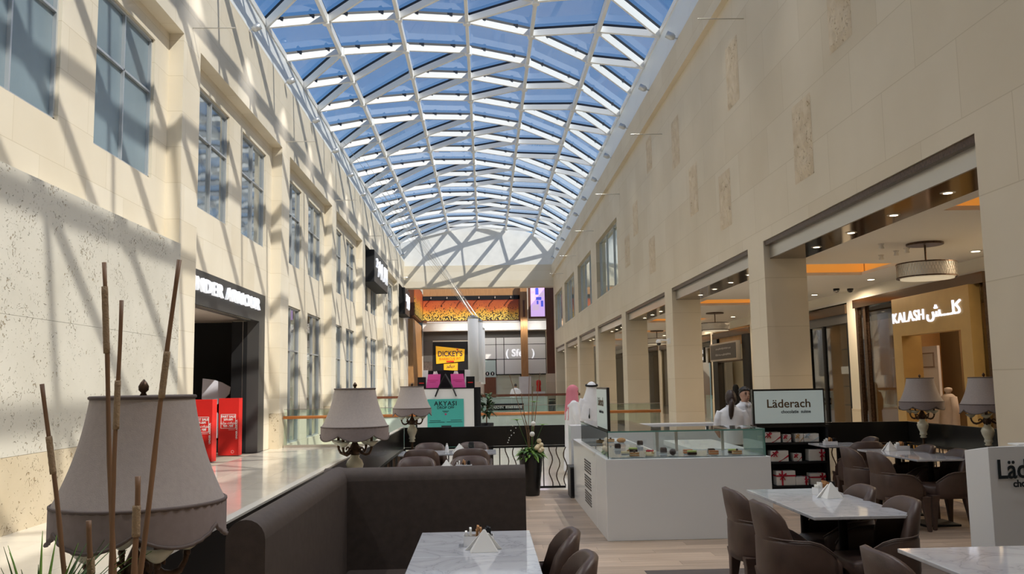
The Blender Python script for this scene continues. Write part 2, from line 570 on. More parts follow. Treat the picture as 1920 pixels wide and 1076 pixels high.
# ------------------------------------------------------------------ mesh helpers
class MB:
    def __init__(s):
        s.v = []
        s.f = []
        s.mi = []
        s.cur = 0

    def quad(s, a, b, c, d):
        i = len(s.v)
        s.v += [tuple(a), tuple(b), tuple(c), tuple(d)]
        s.f.append((i, i+1, i+2, i+3))
        s.mi.append(s.cur)
        return s

    def poly(s, pts):
        i = len(s.v)
        s.v += [tuple(p) for p in pts]
        s.f.append(tuple(range(i, i+len(pts))))
        s.mi.append(s.cur)
        return s

    def hexa(s, p):
        i = len(s.v)
        s.v += [tuple(q) for q in p]
        for q in ((0, 3, 2, 1), (4, 5, 6, 7), (0, 1, 5, 4), (1, 2, 6, 5), (2, 3, 7, 6), (3, 0, 4, 7)):
            s.f.append(tuple(i+k for k in q))
            s.mi.append(s.cur)
        return s

    def box(s, x0, x1, y0, y1, z0, z1):
        return s.hexa([(x0, y0, z0), (x1, y0, z0), (x1, y1, z0), (x0, y1, z0), (x0, y0, z1), (x1, y0, z1), (x1, y1, z1), (x0, y1, z1)])

    def bar(s, p, q, w, h, upv=(0, 0, 1), off=0.):
        """box from p to q, w wide sideways, h deep along up; off shifts along up"""
        p = Vector(p)
        q = Vector(q)
        d = (q-p).normalized()
        u = Vector(upv)
        u = (u-d*u.dot(d))
        u = u.normalized() if u.length > 1e-5 else Vector((1, 0, 0))
        r = d.cross(u)
        a = r*(w/2)
        lo = u*(off-h/2)
        hi = u*(off+h/2)
        return s.hexa([p-a+lo, p+a+lo, q+a+lo, q-a+lo, p-a+hi, p+a+hi, q+a+hi, q-a+hi])

    def prism(s, poly, z0, z1):
        n = len(poly)
        i = len(s.v)
        s.v += [(x, y, z0) for x, y in poly]+[(x, y, z1) for x, y in poly]
        s.f.append(tuple(i+k for k in reversed(range(n))))
        s.f.append(tuple(i+n+k for k in range(n)))
        s.mi += [s.cur]*2
        for k in range(n):
            s.f.append((i+k, i+(k+1) % n, i+n+(k+1) % n, i+n+k))
            s.mi.append(s.cur)
        return s

    def extr(s, pts, d):
        """extrude a planar polygon (3d points) along vector d"""
        n = len(pts)
        d = Vector(d)
        i = len(s.v)
        s.v += [tuple(Vector(p)) for p in pts]+[tuple(Vector(p)+d) for p in pts]
        s.f.append(tuple(i+k for k in reversed(range(n))))
        s.f.append(tuple(i+n+k for k in range(n)))
        s.mi += [s.cur]*2
        for k in range(n):
            s.f.append((i+k, i+(k+1) % n, i+n+(k+1) % n, i+n+k))
            s.mi.append(s.cur)
        return s

    def rings(s, rs, caps=True, closed=True):
        """loft a list of rings (each a list of points)"""
        n = len(rs[0])
        i = len(s.v)
        for r in rs:
            s.v += [tuple(p) for p in r]
        m = n if closed else n-1
        for a in range(len(rs)-1):
            for k in range(m):
                k2 = (k+1) % n
                s.f.append((i+a*n+k, i+a*n+k2, i+(a+1)*n+k2, i+(a+1)*n+k))
                s.mi.append(s.cur)
        if caps:
            s.f.append(tuple(i+k for k in reversed(range(n))))
            s.f.append(tuple(i+(len(rs)-1)*n+k for k in range(n)))
            s.mi += [s.cur]*2
        return s

    def lathe(s, prof, n=20, c=(0, 0, 0), caps=True):
        return s.rings([[(c[0]+r*math.cos(2*PI*k/n), c[1]+r*math.sin(2*PI*k/n), c[2]+z) for k in range(n)] for r, z in prof], caps)

    def loft(s, prof, n=16):
        """ellipse rings: (cx, cy, z, rx, ry)"""
        return s.rings([[(cx+rx*math.cos(2*PI*k/n), cy+ry*math.sin(2*PI*k/n), z) for k in range(n)] for cx, cy, z, rx, ry in prof])

    def tube(s, pts, r, n=8):
        pts = [Vector(p) for p in pts]
        rr = r if isinstance(r, (list, tuple)) else [r]*len(pts)
        out = []
        ref = None
        for k, p in enumerate(pts):
            d = (pts[min(k+1, len(pts)-1)]-pts[max(k-1, 0)]).normalized()
            if ref is None:
                ref = Vector((0, 0, 1)) if abs(d.z) < .9 else Vector((1, 0, 0))
            a = (ref-d*ref.dot(d)).normalized()
            b = d.cross(a)
            ref = a
            out.append([p+a*(rr[k]*math.cos(2*PI*j/n))+b*(rr[k]*math.sin(2*PI*j/n)) for j in range(n)])
        return s.rings(out)

    def ball(s, c, rx, ry=None, rz=None, n=14, m=9):
        ry = rx if ry is None else ry
        rz = rx if rz is None else rz
        return s.rings([[(c[0]+rx*math.sin(t)*math.cos(2*PI*k/n), c[1]+ry*math.sin(t)*math.sin(2*PI*k/n), c[2]-rz*math.cos(t)) for k in range(n)]
                        for t in [.12+(PI-.24)*j/(m-1) for j in range(m)]])

    def xf(s, M, start=0):
        for k in range(start, len(s.v)):
            s.v[k] = tuple(M @ Vector(s.v[k]))
        return s

    def build(s, name, mats, parent=None, smooth=False, loc=None, bevel=0.):
        me = bpy.data.meshes.new(name)
        me.from_pydata(s.v, [], s.f)
        if not isinstance(mats, (list, tuple)):
            mats = [mats]
        for m in mats:
            me.materials.append(m)
        if len(mats) > 1:
            me.polygons.foreach_set('material_index', s.mi)
        bm = bmesh.new()
        bm.from_mesh(me)
        bmesh.ops.recalc_face_normals(bm, faces=bm.faces)
        bm.to_mesh(me)
        bm.free()
        if smooth:
            me.polygons.foreach_set('use_smooth', [True]*len(me.polygons))
        o = bpy.data.objects.new(name, me)
        COL.objects.link(o)
        if loc is not None:
            o.location = loc
        if parent is not None:
            o.parent = parent
        if bevel:
            b = o.modifiers.new('bevel', 'BEVEL')
            b.width = bevel
            b.segments = 2
            b.limit_method = 'ANGLE'
        return o


def tag(o, label=None, cat=None, group=None, kind=None):
    if label:
        o['label'] = label
    if cat:
        o['category'] = cat
    if group:
        o['group'] = group
    if kind:
        o['kind'] = kind
    return o


def struct(o, label=None):
    o['kind'] = 'structure'
    if label:
        o['label'] = label
    return o


def thing(name, loc, rz, label, cat, group=None):
    o = bpy.data.objects.new(name, None)
    o.empty_display_size = .1
    COL.objects.link(o)
    o.location = loc
    o.rotation_euler = (0, 0, rz)
    return tag(o, label, cat, group)


def copy_tree(o, parent=None):
    c = o.copy()
    COL.objects.link(c)
    if parent is not None:
        c.parent = parent
    for ch in list(o.children):
        copy_tree(ch, c)
    return c


def place(proto, used, loc, rz, label, group=None):
    o = proto if not used else copy_tree(proto)
    used.append(1)
    o.location = loc
    o.rotation_euler = (0, 0, rz)
    o['label'] = label
    if group:
        o['group'] = group
    return o


def B(name, m, parent, *a, **k):
    return MB().box(*a).build(name, m, parent, **k)


def text(body, size, loc, rot, m, parent=None, name='lettering', ext=.004, off=0., align='LEFT', sx=1., sp=1., fit=None):
    cu = bpy.data.curves.new(name, 'FONT')
    cu.body = body
    cu.size = size
    cu.extrude = ext
    cu.offset = off
    cu.align_x = align
    cu.space_character = sp
    cu.resolution_u = 3
    t = bpy.data.objects.new(name, cu)
    COL.objects.link(t)
    dg = bpy.context.evaluated_depsgraph_get()
    me = bpy.data.meshes.new_from_object(t.evaluated_get(dg))
    bpy.data.objects.remove(t)
    bpy.data.curves.remove(cu)
    me.materials.clear()
    me.materials.append(m)
    if fit:
        xs_ = [v.co.x for v in me.vertices]
        x0_ = min(xs_)
        sx = fit/(max(xs_)-x0_)
        for v in me.vertices:
            v.co.x -= x0_
    if sx != 1:
        for v in me.vertices:
            v.co.x *= sx
    o = bpy.data.objects.new(name, me)
    COL.objects.link(o)
    o.location = loc
    o.rotation_euler = rot
    if parent is not None:
        o.parent = parent
    return o


# text orientations: facing -y (towards the camera), facing -x (right-hand wall), facing +x (left-hand wall)
FRONT = (PI/2, 0, 0)
ON_RIGHT = (PI/2, 0, -PI/2)
ON_LEFT = (PI/2, 0, PI/2)

ORD = ['first','second','third','fourth','fifth','sixth','seventh','eighth','ninth','tenth','eleventh','twelfth']
# ================================================================== THE HALL
XL, XR = -5.58, 4.88           # wall faces
XRECESS = -5.855
YB, YE = -3.0, 61.0            # back and end of the hall
YVOID, YFAR = 24.6, 45.0
YCOURT = 75.0

# ---- floors
mb = MB()
mb.box(-5.9, 9.2, YB, YVOID, -.45, -.014)
mb.box(-9, 9.2, YFAR, YCOURT+1, -.45, -.014)
mb.box(4.88, 9.2, YVOID, YFAR, -.45, -.014)
mb.box(-10, -5.85, YB, YVOID, -.45, -.02)
floor = struct(mb.build('floor', GROUT))
# polished tiles of the walkway left of the cafe
tile_me = None
TS = .9
ntile = 0
for i in range(5):
    for j in range(25):
        x0 = -5.83+i*TS
        y0 = 2.0+j*TS
        w = min(TS, -1.33-x0)
        if y0+TS > YVOID+.02 or w < .2:
            continue
        if w > TS-.01:
            if tile_me is None:
                o = B('floor_tile', TILE, floor, .002, TS-.002, .002, TS-.002, -.03, 0.)
                tile_me = o.data
            else:
                o = bpy.data.objects.new('floor_tile', tile_me)
                COL.objects.link(o)
                o.parent = floor
            o.location = (x0, y0, 0)
        else:
            o = B('floor_tile', TILE, floor, .002, w-.002, .002, TS-.002, -.03, 0.)
            o.location = (x0, y0, 0)
B('paving', TILE, floor, -5.83, -1.33, YB, 2.0, -.03, 0)['kind'] = 'stuff'
B('paving', TILE, floor, -1.33, 9.0, 13.75, YVOID-.02, -.03, 0)['kind'] = 'stuff'
B('paving', TILE, floor, 6.3, 9.0, YB, 13.75, -.03, 0)['kind'] = 'stuff'
B('paving', TILE, floor, 4.88, 9.0, YVOID, YFAR, -.03, 0)['kind'] = 'stuff'
B('paving', TILE, floor, -9, 9.0, YFAR, YCOURT, -.03, 0)['kind'] = 'stuff'
# oak planks of the cafe floor
PW, PL = .19, 1.45
plank_me = {}
rest = MB()
restd = MB()
cnt = 0
for j in range(57):
    y0 = 2.9+j*PW
    off = (j*.53) % PL
    for i in range(7):
        a = max(-1.33, -1.33-off+i*PL)
        b = min(6.3, -1.33-off+(i+1)*PL)
        if b-a < .05:
            continue
        dark = (y0 < 7.9 and a > .75+.5*((j*7) % 3)/3) or (y0 < 7.5 and a > -2 and j % 5 != 1 and a > .1)
        seen = y0 > 4.9 and (b > .1) and cnt < 300
        if not seen:
            (restd if dark else rest).box(a+.001, b-.001, y0+.001, y0+PW-.001, -.03, 0)
            continue
        cnt += 1
        key = (round(b-a, 3), dark)
        if key not in plank_me:
            o = B('floor_plank', PLANKD if dark else PLANK, floor, .001, b-a-.001, .001, PW-.001, -.03, 0)
            plank_me[key] = o.data
        else:
            o = bpy.data.objects.new('floor_plank', plank_me[key])
            COL.objects.link(o)
            o.parent = floor
        o.location = (a, y0, 0)
for q, m in ((rest, PLANK), (restd, PLANKD)):
    if q.v:
        q.build('planking', m, floor)['kind'] = 'stuff'
B('planking', PLANK, floor, -1.33, 6.3, YB, 2.9, -.03, 0)['kind'] = 'stuff'
# lower level under the opening in the floor
struct(B('floor_lower', TILE, None, -6.5, 9.2, 14, 60, -6.2, -6.0))
mb = MB()
mb.box(-5.84, 4.86, YVOID+.01, YVOID+.06, -.8, -.012)
mb.box(-5.84, 4.86, YFAR-.06, YFAR-.01, -.8, -.012)
mb.box(4.80, 4.87, YVOID+.07, YFAR-.07, -.8, -.012)
struct(mb.build('trim_1', PLASTER))

# ---- left wall
BAY0 = 16.0
mb = MB()
mb.box(-6.7, XL, YB, YE, 8.3, 10.25)                      # upper band
for k in range(-2, 6):
    y = BAY0+8*k
    mb.box(-6.7, XL, max(y, YB), min(y+.96, YE), -6, 8.3)  # pilaster
    a, b = y+.96, min(y+8, YE)                            # bay behind it
    if a >= YE:
        continue
    lo = 4.08
    w = [(a+.66, a+2.96), (a+4.06, a+6.36)]
    if a < YB:
        a = YB
    mb.box(-6.7, XRECESS, a, b, 7.9, 8.3)
    mb.box(-6.7, XRECESS, a, b, lo, 5.35)
    ys = [a]+[q for p in w for q in p]+[b]
    for q in range(0, 6, 2):
        if ys[q+1] > ys[q]:
            mb.box(-6.7, XRECESS, ys[q], min(ys[q+1], YE), 5.35, 7.9)
    if k < 0:
        mb.box(-6.7, XRECESS, a, b, -6, lo)
    elif k > 0:
        for q in range(0, 6, 2):
            if ys[q+1] > ys[q]:
                mb.box(-6.7, XRECESS, ys[q], min(ys[q+1], YE), -6, lo)
        for p in w:
            mb.box(-6.7, XRECESS, p[0], p[1], -6, -.02)
mb.box(-6.7, XRECESS, 24-.56, 24, 0, 4.08)
mb.box(-6.7, XRECESS, 16.96, 24, -6, -.05)
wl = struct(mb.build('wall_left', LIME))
# fossil stone facing of the near bay and pilaster plinths
fos = [(-3, .2), (.2, 3.4), (3.4, 6.6), (6.6, 9.8), (9.8, 13.0), (13.0, 16.08)]
for a, b in fos:
    B('stone_slab', FOSSIL_W, wl, XRECESS, XL+.006, a+.002, b-.002, 0, .89)
    B('stone_slab', FOSSIL, wl, XRECESS, XL+.006, a+.002, b-.002, .894, 2.55)
    B('stone_slab', FOSSIL, wl, XRECESS, XL+.006, a+.002, b-.002, 2.554, 4.305)
for k in range(1, 4):
    y = BAY0+8*k
    B('plinth_slab', FOSSIL_W, wl, XRECESS-.02, XL+.004, y-.006, y+.966, 0, .95)
# windows of the left wall
win_n = [0]


def window(y0, y1, z0, z1, glass, side, nv=1, nh=1, hfrac=.62, frame=ALU):
    win_n[0] += 1
    s = 1 if side == 'L' else -1
    x = (XRECESS-.1) if side == 'L' else (XR+.2)
    r = bpy.data.objects.new('window_%d' % win_n[0], None)
    COL.objects.link(r)
    r.location = (x, (y0+y1)/2, z0)
    r['kind'] = 'structure'
    hw = (y1-y0)/2
    H = z1-z0
    fr = MB()
    t = .045
    fr.box(-.05, .05, -hw, -hw+t, 0, H).box(-.05, .05, hw-t, hw, 0, H).box(-.05, .05, -hw, hw, 0, t).box(-.05, .05, -hw, hw, H-t, H)
    fr.build('window_frame', frame, r)
    ysp = [-hw+t+(2*hw-2*t)*q/(nv+1) for q in range(nv+2)]
    zsp = [t]+([t+(H-2*t)*hfrac] if nh else [])+[H-t]
    for q in ysp[1:-1]:
        B('mullion', frame, r, -.04, .045, q-.018, q+.018, t, H-t)
    for q in zsp[1:-1]:
        B('transom', frame, r, -.04, .045, -hw+t, hw-t, q-.018, q+.018)
    for a in range(len(ysp)-1):
        for c in range(len(zsp)-1):
            B('pane', glass, r, -.012*s-.006, -.012*s+.006, ysp[a]+.001, ysp[a+1]-.001, zsp[c]+.001, zsp[c+1]-.001)
    return r


for k in range(-1, 6):
    a = BAY0+8*k+.96
    for p in ((a+.66, a+2.96), (a+4.06, a+6.36)):
        if p[1] > YE:
            continue
        window(p[0], p[1], 5.35, 7.9, FROST if k < 0 else WINGLASS, 'L')
        if k > 0:
            window(p[0], p[1], -.02, 4.08, WINGLASS if k > 1 else CLEAR, 'L', hfrac=.68)
# shop display behind the clear ground windows of the bay past the big store
mb = MB()
mb.box(-9.6, -9.5, 24.2, 33, -.02, 4.3)
struct(mb.build('wall_shop_back', mat('shop_back_wall', (.20, .18, .17), .8)))
struct(B('ceiling_shop', CEIL, None, -9.6, -6.7, 24.2, 33, 4.2, 4.3))
struct(B('floor_shop', GROUT, None, -9.6, -6.7, 24.2, 33, -.06, -.022))
for n_, (yy, lab) in enumerate(((26.6, 'left-hand'), (29.8, 'right-hand'))):
    t = thing('hanging_banner', (-6.9, yy+.4, 3.0), 0, 'lavender banner hanging inside the shop window, the %s one' % ('nearer' if n_ == 0 else 'farther'), 'banner')
    B('cloth', LIGHTPURP, t, -.012, .012, -1.0, 1.0, 0, 1.05)
    B('rod', ALU, t, -.02, .02, -1.05, 1.05, 1.05, 1.20)
t = thing('display_shelf', (-8.2, 28.4, -.02), 0, 'tall shelf of red boxes inside the shop behind glass', 'shelf')
B('back_panel', DGREY, t, -.2, -.17, -1.2, 1.2, 0, 2.9)
for q in range(6):
    B('shelf_board', DGREY, t, -.2, .2, -1.2, 1.2, .05+q*.52, .08+q*.52)
for q in range(5):
    for w in range(4):
        o = B('red_box', RED, None, -.15, .15, -.25, .25, 0, .38, loc=(-8.2, 27.5+w*.6, .061+q*.52))
        tag(o, 'red shoe box on the tall shelf inside the shop, behind glass', 'box', 'red boxes on the shop shelf')

# ---- right wall with arcade openings and windows
mb = MB()
PER = 7.54
OPEN = [(8.3+PER*k, 14.93+PER*k) for k in range(-1, 7)]
mb.box(XR, 5.6, YB, YE, 4.04, 5.2)
mb.box(XR, 5.6, YB, YE, 7.65, 9.9)
RW = [(31.4, 37.4), (39.3, 45.0), (46.9, 52.6), (54.3, 59.8)]
ys = [YB]+[q for p in RW for q in p]+[YE]
for q in range(0, len(ys), 2):
    mb.box(XR, 5.6, ys[q], ys[q+1], 5.2, 7.65)
edges = [YB]+[q for p in OPEN for q in p]+[YE]
for q in range(0, len(edges), 2):
    if edges[q] < YE:
        mb.box(XR, 5.62, edges[q], min(edges[q+1], YE), -6, 4.04)
mb.box(XR-.13, XR, YB, YE, 9.08, 9.87)                    # cornice band
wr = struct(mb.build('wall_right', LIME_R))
ST = [(10.90, 11.65, 6.13, 7.35), (15.89, 16.70, 6.93, 8.2), (12.45, 13.23, 4.65, 5.88), (24.45, 25.28, 7.75, 8.75), (20.98, 21.82, 7.0, 8.24), (19.33, 20.13, 5.46, 6.61),
      (16.75, 17.59, 4.68, 5.82), (27.02, 27.92, 6.30, 7.36), (28.70, 29.72, 5.51, 6.57), (24.44, 25.39, 4.75, 5.79), (9.6, 10.35, 8.1, 8.9)]
for y0, y1, z0, z1 in ST:
    m = MB()
    ny, nzz = 9, 12
    rs = []
    for a in range(ny+1):
        rs.append([(XR-(.004+random.random()*.022 if 0 < a < ny and 0 < c < nzz else .002), y0+(y1-y0)*a/ny, z0+(z1-z0)*c/nzz) for c in range(nzz+1)])
    m.rings(rs, caps=False, closed=False)
    m.build('rough_stone_panel', ROUGHST, wr)
for y0, y1 in RW:
    window(y0, y1, 5.2, 7.65, RWINGLASS, 'R', nv=2, nh=0)

# ---- white inclined upstands under the skylight
for nm, xa, za, xb, zb, s in (('trim_2', XL, 10.25, -5.88, 11.53, -1), ('trim_3', XR-.13, 9.87, 5.10, 11.46, 1)):
    r = bpy.data.objects.new(nm, None)
    COL.objects.link(r)
    r['kind'] = 'structure'
    y = YB
    while y < YE-.1:
        y2 = min(y+2.46, YE)
        MB().hexa([(xa, y+.006, za), (xa+s*.5, y+.006, za), (xa+s*.5, y2-.006, za), (xa, y2-.006, za),
                   (xb, y+.006, zb), (xb+s*.3, y+.006, zb), (xb+s*.3, y2-.006, zb), (xb, y2-.006, zb)]).build('upstand_panel', UPSTAND, r)
        y = y2

# ---- end wall, tympanum and back wall
NODE = [(-5.88, 11.53), (-4.38, 12.14), (-2.43, 12.60), (-.42, 12.76), (1.58, 12.62), (3.5, 12.18), (5.10, 11.46)]
mb = MB()
mb.extr([(-5.6, YE, 8.40), (5.0, YE, 8.40), (5.0, YE, 9.95), (-5.6, YE, 9.95)], (0, 1.0, 0))
we = struct(mb.build('wall_end', LIME))
mb = MB()
arc = []
for i in range(25):
    u = -1+2*i/24
    arc.append((-.39+5.62*u, YE+.02, 11.46+1.36*(1-u*u)))
mb.extr([(-6.0, YE+.02, 9.95), (5.2, YE+.02, 9.95)]+[(x, y, z) for x, y, z in reversed(arc)], (0, .8, 0))
mb.build('tympanum', PLASTER, we)
mb = MB()
mb.box(-6.7, 9.2, YB-.4, YB, -.4, 13)
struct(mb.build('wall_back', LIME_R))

# ================================================================== SKYLIGHT
sky = thing('skylight', (0, 0, 0), 0, 'arched skylight of white steel beams and glass panes over the hall', 'skylight')
SP = 2.455
SH = [-2.54, -1.5, -.65, 0, .72, 1.84, 2.96]
BASE = 25.54


def nd(i, j, lift=0.):
    y = BASE+SP*j+SH[i]
    return Vector((NODE[i][0], min(max(y, YB+.3), YE-.06), NODE[i][1]+lift))


JA, JB = -12, 17
BW, BH = .085, .20
for i in range(6):
    nrm = Vector((-(NODE[i+1][1]-NODE[i][1]), 0, NODE[i+1][0]-NODE[i][0])).normalized()

    def beam(p, q, nm):
        if (p-q).length < .5 or (p.y <= YB+.31 and q.y <= YB+.31) or (p.y >= YE-.07 and q.y >= YE-.07):
            return
        m = MB()
        m.bar(p, q, BW, BH, nrm, -BH/2)
        m.cur = 1
        m.bar(p, q, .05, .09, nrm, .045)
        m.build(nm, [WHITE_METAL, GASKET], sky)
    for j in range(JA, JB):
        if not (i in (1, 4) and j % 3 == 2):
            beam(nd(i, j), nd(i+1, j), 'cross_beam')
        if j % 3 != 0:
            beam(nd(i, j+1), nd(i+1, j), 'diagonal_beam')
        # panes of this cell
        L0, L1, R0, R1 = nd(i, j), nd(i, j+1), nd(i+1, j), nd(i+1, j+1)
        up_ = nrm*.095
        polys = []
        if j % 3 == 0:
            a, b = (L0+R0)/2, (L1+R1)/2
            polys = [[L0, a, b, L1], [a, R0, R1, b]]
        else:
            miss = i in (1, 4)
            if miss and j % 3 == 1:
                polys = [[L0, R0, L1], [R0, R1, nd(i, j+2), L1]]
            elif miss and j % 3 == 2:
                polys = [[R0, R1, L1]]
            else:
                polys = [[L0, R0, L1], [R0, R1, L1]]
        for P in polys:
            if max(p.y for p in P)-min(p.y for p in P) < .2:
                continue
            c = sum(P, Vector())/len(P)
            MB().poly([p+(c-p)*.006+up_ for p in P]).build('glass_pane', SKYGLASS, sky)
for i in range(1, 6):
    for j in range(JA, JB):
        a, b = nd(i, j), nd(i, j+1)
        if b.y-a.y < .3:
            continue
        m = MB()
        m.bar(a, b, .10, .22, (0, 0, 1), -.11)
        m.cur = 1
        m.bar(a, b, .05, .09, (0, 0, 1), .045)
        m.build('purlin', [WHITE_METAL, GASKET], sky)
        if YB < a.y < YE-.1:
            MB().lathe([(.11, -.27), (.12, -.25), (.12, .01), (.1, .03)], 8).build('node_hub', WHITE_METAL, sky, loc=a)
for i in (0, 6):
    m = MB()
    m.bar((NODE[i][0], YB+.2, NODE[i][1]), (NODE[i][0], YE-.05, NODE[i][1]), .14, .16, (0, 0, 1), -.05)
    m.build('edge_beam', WHITE_METAL, sky)
# black clamps on the beams are glazing clips: small blocks under the glass
clip = MB().box(-.08, .08, -.05, .05, -.02, .08)
clipd = None
for i in range(6):
    for j in range(0, 12):
        if i in (1, 4) and j % 3 == 2:
            continue
        for u in (.25, .75):
            p = nd(i, j)*(1-u)+nd(i+1, j)*u
            if p.y > YE-1:
                continue
            if clipd is None:
                o = clip.build('glazing_clip', GASKET, sky, loc=p)
                clipd = o.data
            else:
                o = bpy.data.objects.new('glazing_clip', clipd)
                COL.objects.link(o)
                o.parent = sky
                o.location = p

FLOOD = 40
# flood lamps along the foot of the upstands
fl = thing('flood_lamp', (0, 0, 0), 0, '', 'lamp', 'flood lamps under the skylight')
MB().tube([(.10, 0, .02), (.16, 0, .05), (.30, 0, .12)], [.05, .09, .085], 12).build('housing', ALU, fl, True)
MB().tube([(-.05, 0, -.02), (.1, 0, .02)], .02, 6).build('bracket', ALU, fl)
MB().lathe([(.078, 0), (.001, .004)], 12).build('lens', DARKALU, fl)
for o in fl.children:
    if o.name.startswith('lens'):
        o.rotation_euler = (0, math.radians(65), 0)
        o.location = (.3, 0, .12)
used = []
k = 0
for q in range(11):
    y = 20.4+3.73*q
    if y < 60:
        place(fl, used, (XL-.02, y, 10.2), 0, 'small grey flood lamp above the sunlit windows, '+ORD[q]+' from the near end')
for q in range(11):
    y = 20.17+3.73*q
    if y < 60:
        place(fl, used, (XR-.10, y, 9.85), PI, 'small grey flood lamp on the shaded wall cornice, '+ORD[q]+' from the near end')
# their light: each head washes the hall below
for sx, y0 in ((XL+.35, 20.4), (XR-.5, 20.17)):
    for q in range(-6, 11):
        y = y0+3.73*q
        if y < -1 or y > 60:
            continue
        ld = bpy.data.lights.new('flood_light', 'AREA')
        ld.shape = 'DISK'
        ld.size = .16
        ld.spread = math.radians(95)
        ld.energy = FLOOD if sx < 0 else FLOOD*1.7
        ld.color = (1, .97, .94)
        lo = bpy.data.objects.new('flood_light', ld)
        COL.objects.link(lo)
        lo.location = (sx, y, 10.15)
        lo.rotation_euler = Vector((-.62 if sx > 0 else .38, 0, -1)).to_track_quat('-Z', 'Y').to_euler()
# thin rods standing out of both walls
for q, y in enumerate([16.46+8*i for i in range(6)]):
    o = MB().tube([(0, 0, 0), (.82, 0, 0)], .012, 6).build('steel_rod', STEEL, None, loc=(XL, y, 8.60))
    tag(o, 'thin steel rod sticking out above the sunlit windows, '+ORD[q]+' from the near end', 'rod', 'rods on the window wall')
for q, y in enumerate([15.42+PER*i for i in range(6)]):
    o = MB().tube([(0, 0, 0), (-.86, 0, 0)], .012, 6).build('steel_rod', STEEL, None, loc=(XR, y, 8.30))
    tag(o, 'thin steel rod under the shaded wall cornice, '+ORD[q]+' from the near end', 'rod', 'rods on the shaded wall')

# ================================================================== BALUSTRADES OVER THE OPENING
b1 = thing('balustrade', (0, YVOID-.15, 0), 0, 'glass balustrade with orange wooden handrail at the near edge of the floor opening', 'balustrade')
x = -5.55
while x < 4.8:
    x2 = min(x+1.72, 4.86)
    B('glass_panel', BALGLASS, b1, x+.008, x2-.008, -.008, .008, .05, 1.03)
    x = x2
B('base_channel', STEEL, b1, -5.55, 4.86, -.04, .04, -.01, .07)
MB().tube([(-5.55, -.08, .82), (4.86, -.08, .82)], .042, 12).build('handrail', ORANGEWOOD, b1, True)
MB().box(-5.55, 4.86, -.012, .012, 1.03, 1.045).build('top_edge', STEEL, b1)
for q in range(8):
    MB().tube([(-5.3+q*1.43, 0, .78), (-5.3+q*1.43, -.07, .80)], .012, 6).build('bracket', STEEL, b1)
b2 = thing('balustrade', (0, YFAR+.15, 0), 0, 'glass balustrade with dark rail across the far side of the floor opening', 'balustrade')
x = -5.55
while x < 4.8:
    x2 = min(x+1.72, 4.86)
    B('glass_panel', BALGLASS, b2, x+.008, x2-.008, -.008, .008, .05, .98)
    x = x2
B('base_channel', STEEL, b2, -5.55, 4.86, -.04, .04, -.01, .07)
MB().box(-5.55, 4.86, -.06, .06, .98, 1.10).build('handrail', DARKWOOD, b2)

# ================================================================== ARCADE ON THE RIGHT
XS = 9.0
ZC = 3.78
COF = [(9.15+6.95*k, 10.95+6.95*k) for k in range(7)]          # coffers: near and far edge
CX0, CX1 = 5.95, 7.9
mb = MB()
ys = [YB]
for a, b in COF:
    ys += [a, b]
ys.append(YE)
mb.box(5.6, CX0, YB, YE, ZC, ZC+.06).box(CX1, XS+.1, YB, YE, ZC, ZC+.06)
for q in range(0, len(ys), 2):
    if ys[q+1] > ys[q]:
        mb.box(CX0, CX1, ys[q], ys[q+1], ZC, ZC+.06)
mb.box(5.6, XS+.1, YB, YE, ZC+.45, ZC+.5)
for a, b in COF:
    mb.box(CX0-.25, CX1+.25, a-.25, a-.2, ZC+.06, ZC+.45).box(CX0-.25, CX1+.25, b+.2, b+.25, ZC+.06, ZC+.45)
    mb.box(CX0-.25, CX0-.2, a-.2, b+.2, ZC+.06, ZC+.45).box(CX1+.2, CX1+.25, a-.2, b+.2, ZC+.06, ZC+.45)
struct(mb.build('ceiling', CEIL))
mb = MB()
mb.box(XS+.02, XS+.4, YB, YE, 3.5, ZC+.5)
wsf = struct(mb.build('wall_arcade', CREAM))
for q, (a, b) in enumerate(COF):
    t = thing('cove_light', ((CX0+CX1)/2, (a+b)/2, ZC+.06), 0, 'warm amber cove light around the ceiling recess, %s along the arcade' % ['nearest', 'second', 'third', 'fourth', 'fifth', 'sixth', 'farthest'][q], 'cove light', 'cove lights of the arcade ceiling')
    w, h = (CX1-CX0)/2, (b-a)/2
    for bx in ((-w-.16, -w-.12, -h-.1, h+.1), (w+.12, w+.16, -h-.1, h+.1), (-w-.1, w+.1, -h-.16, -h-.12), (-w-.1, w+.1, h+.12, h+.16)):
        B('light_strip', COVE, t, *bx, .02, .34)
# mirror-bronze boxes spanning each opening
for q, (a, b) in enumerate(OPEN[1:]):
    t = thing('soffit_box', (5.3, (a+b)/2, 3.74), 0, 'steel-faced soffit box with bronze mirror underside in the '+ORD[q]+' arcade opening', 'soffit', 'soffit boxes in the arcade openings')
    h = (b-a)/2
    B('face_panel', STEEL, t, -.32, -.31, -h+.02, h-.02, .0, .22)
    B('underside', BRONZEMIR, t, -.32, .28, -h+.02, h-.02, -.012, 0)
    B('top_trim', BRONZE, t, -.40, -.31, -h+.02, h-.02, .22, .30)
    for u in (-.6, -.2, .2, .6):
        m = MB().lathe([(.07, -.006), (.085, -.001), (.085, .0)], 14, (0, u*h, -.014))
        m.build('downlight_ring', STEEL, t)
        MB().lathe([(.05, -.008), (.05, -.004)], 12, (0, u*h, -.014)).build('downlight_lens', DOWN, t)
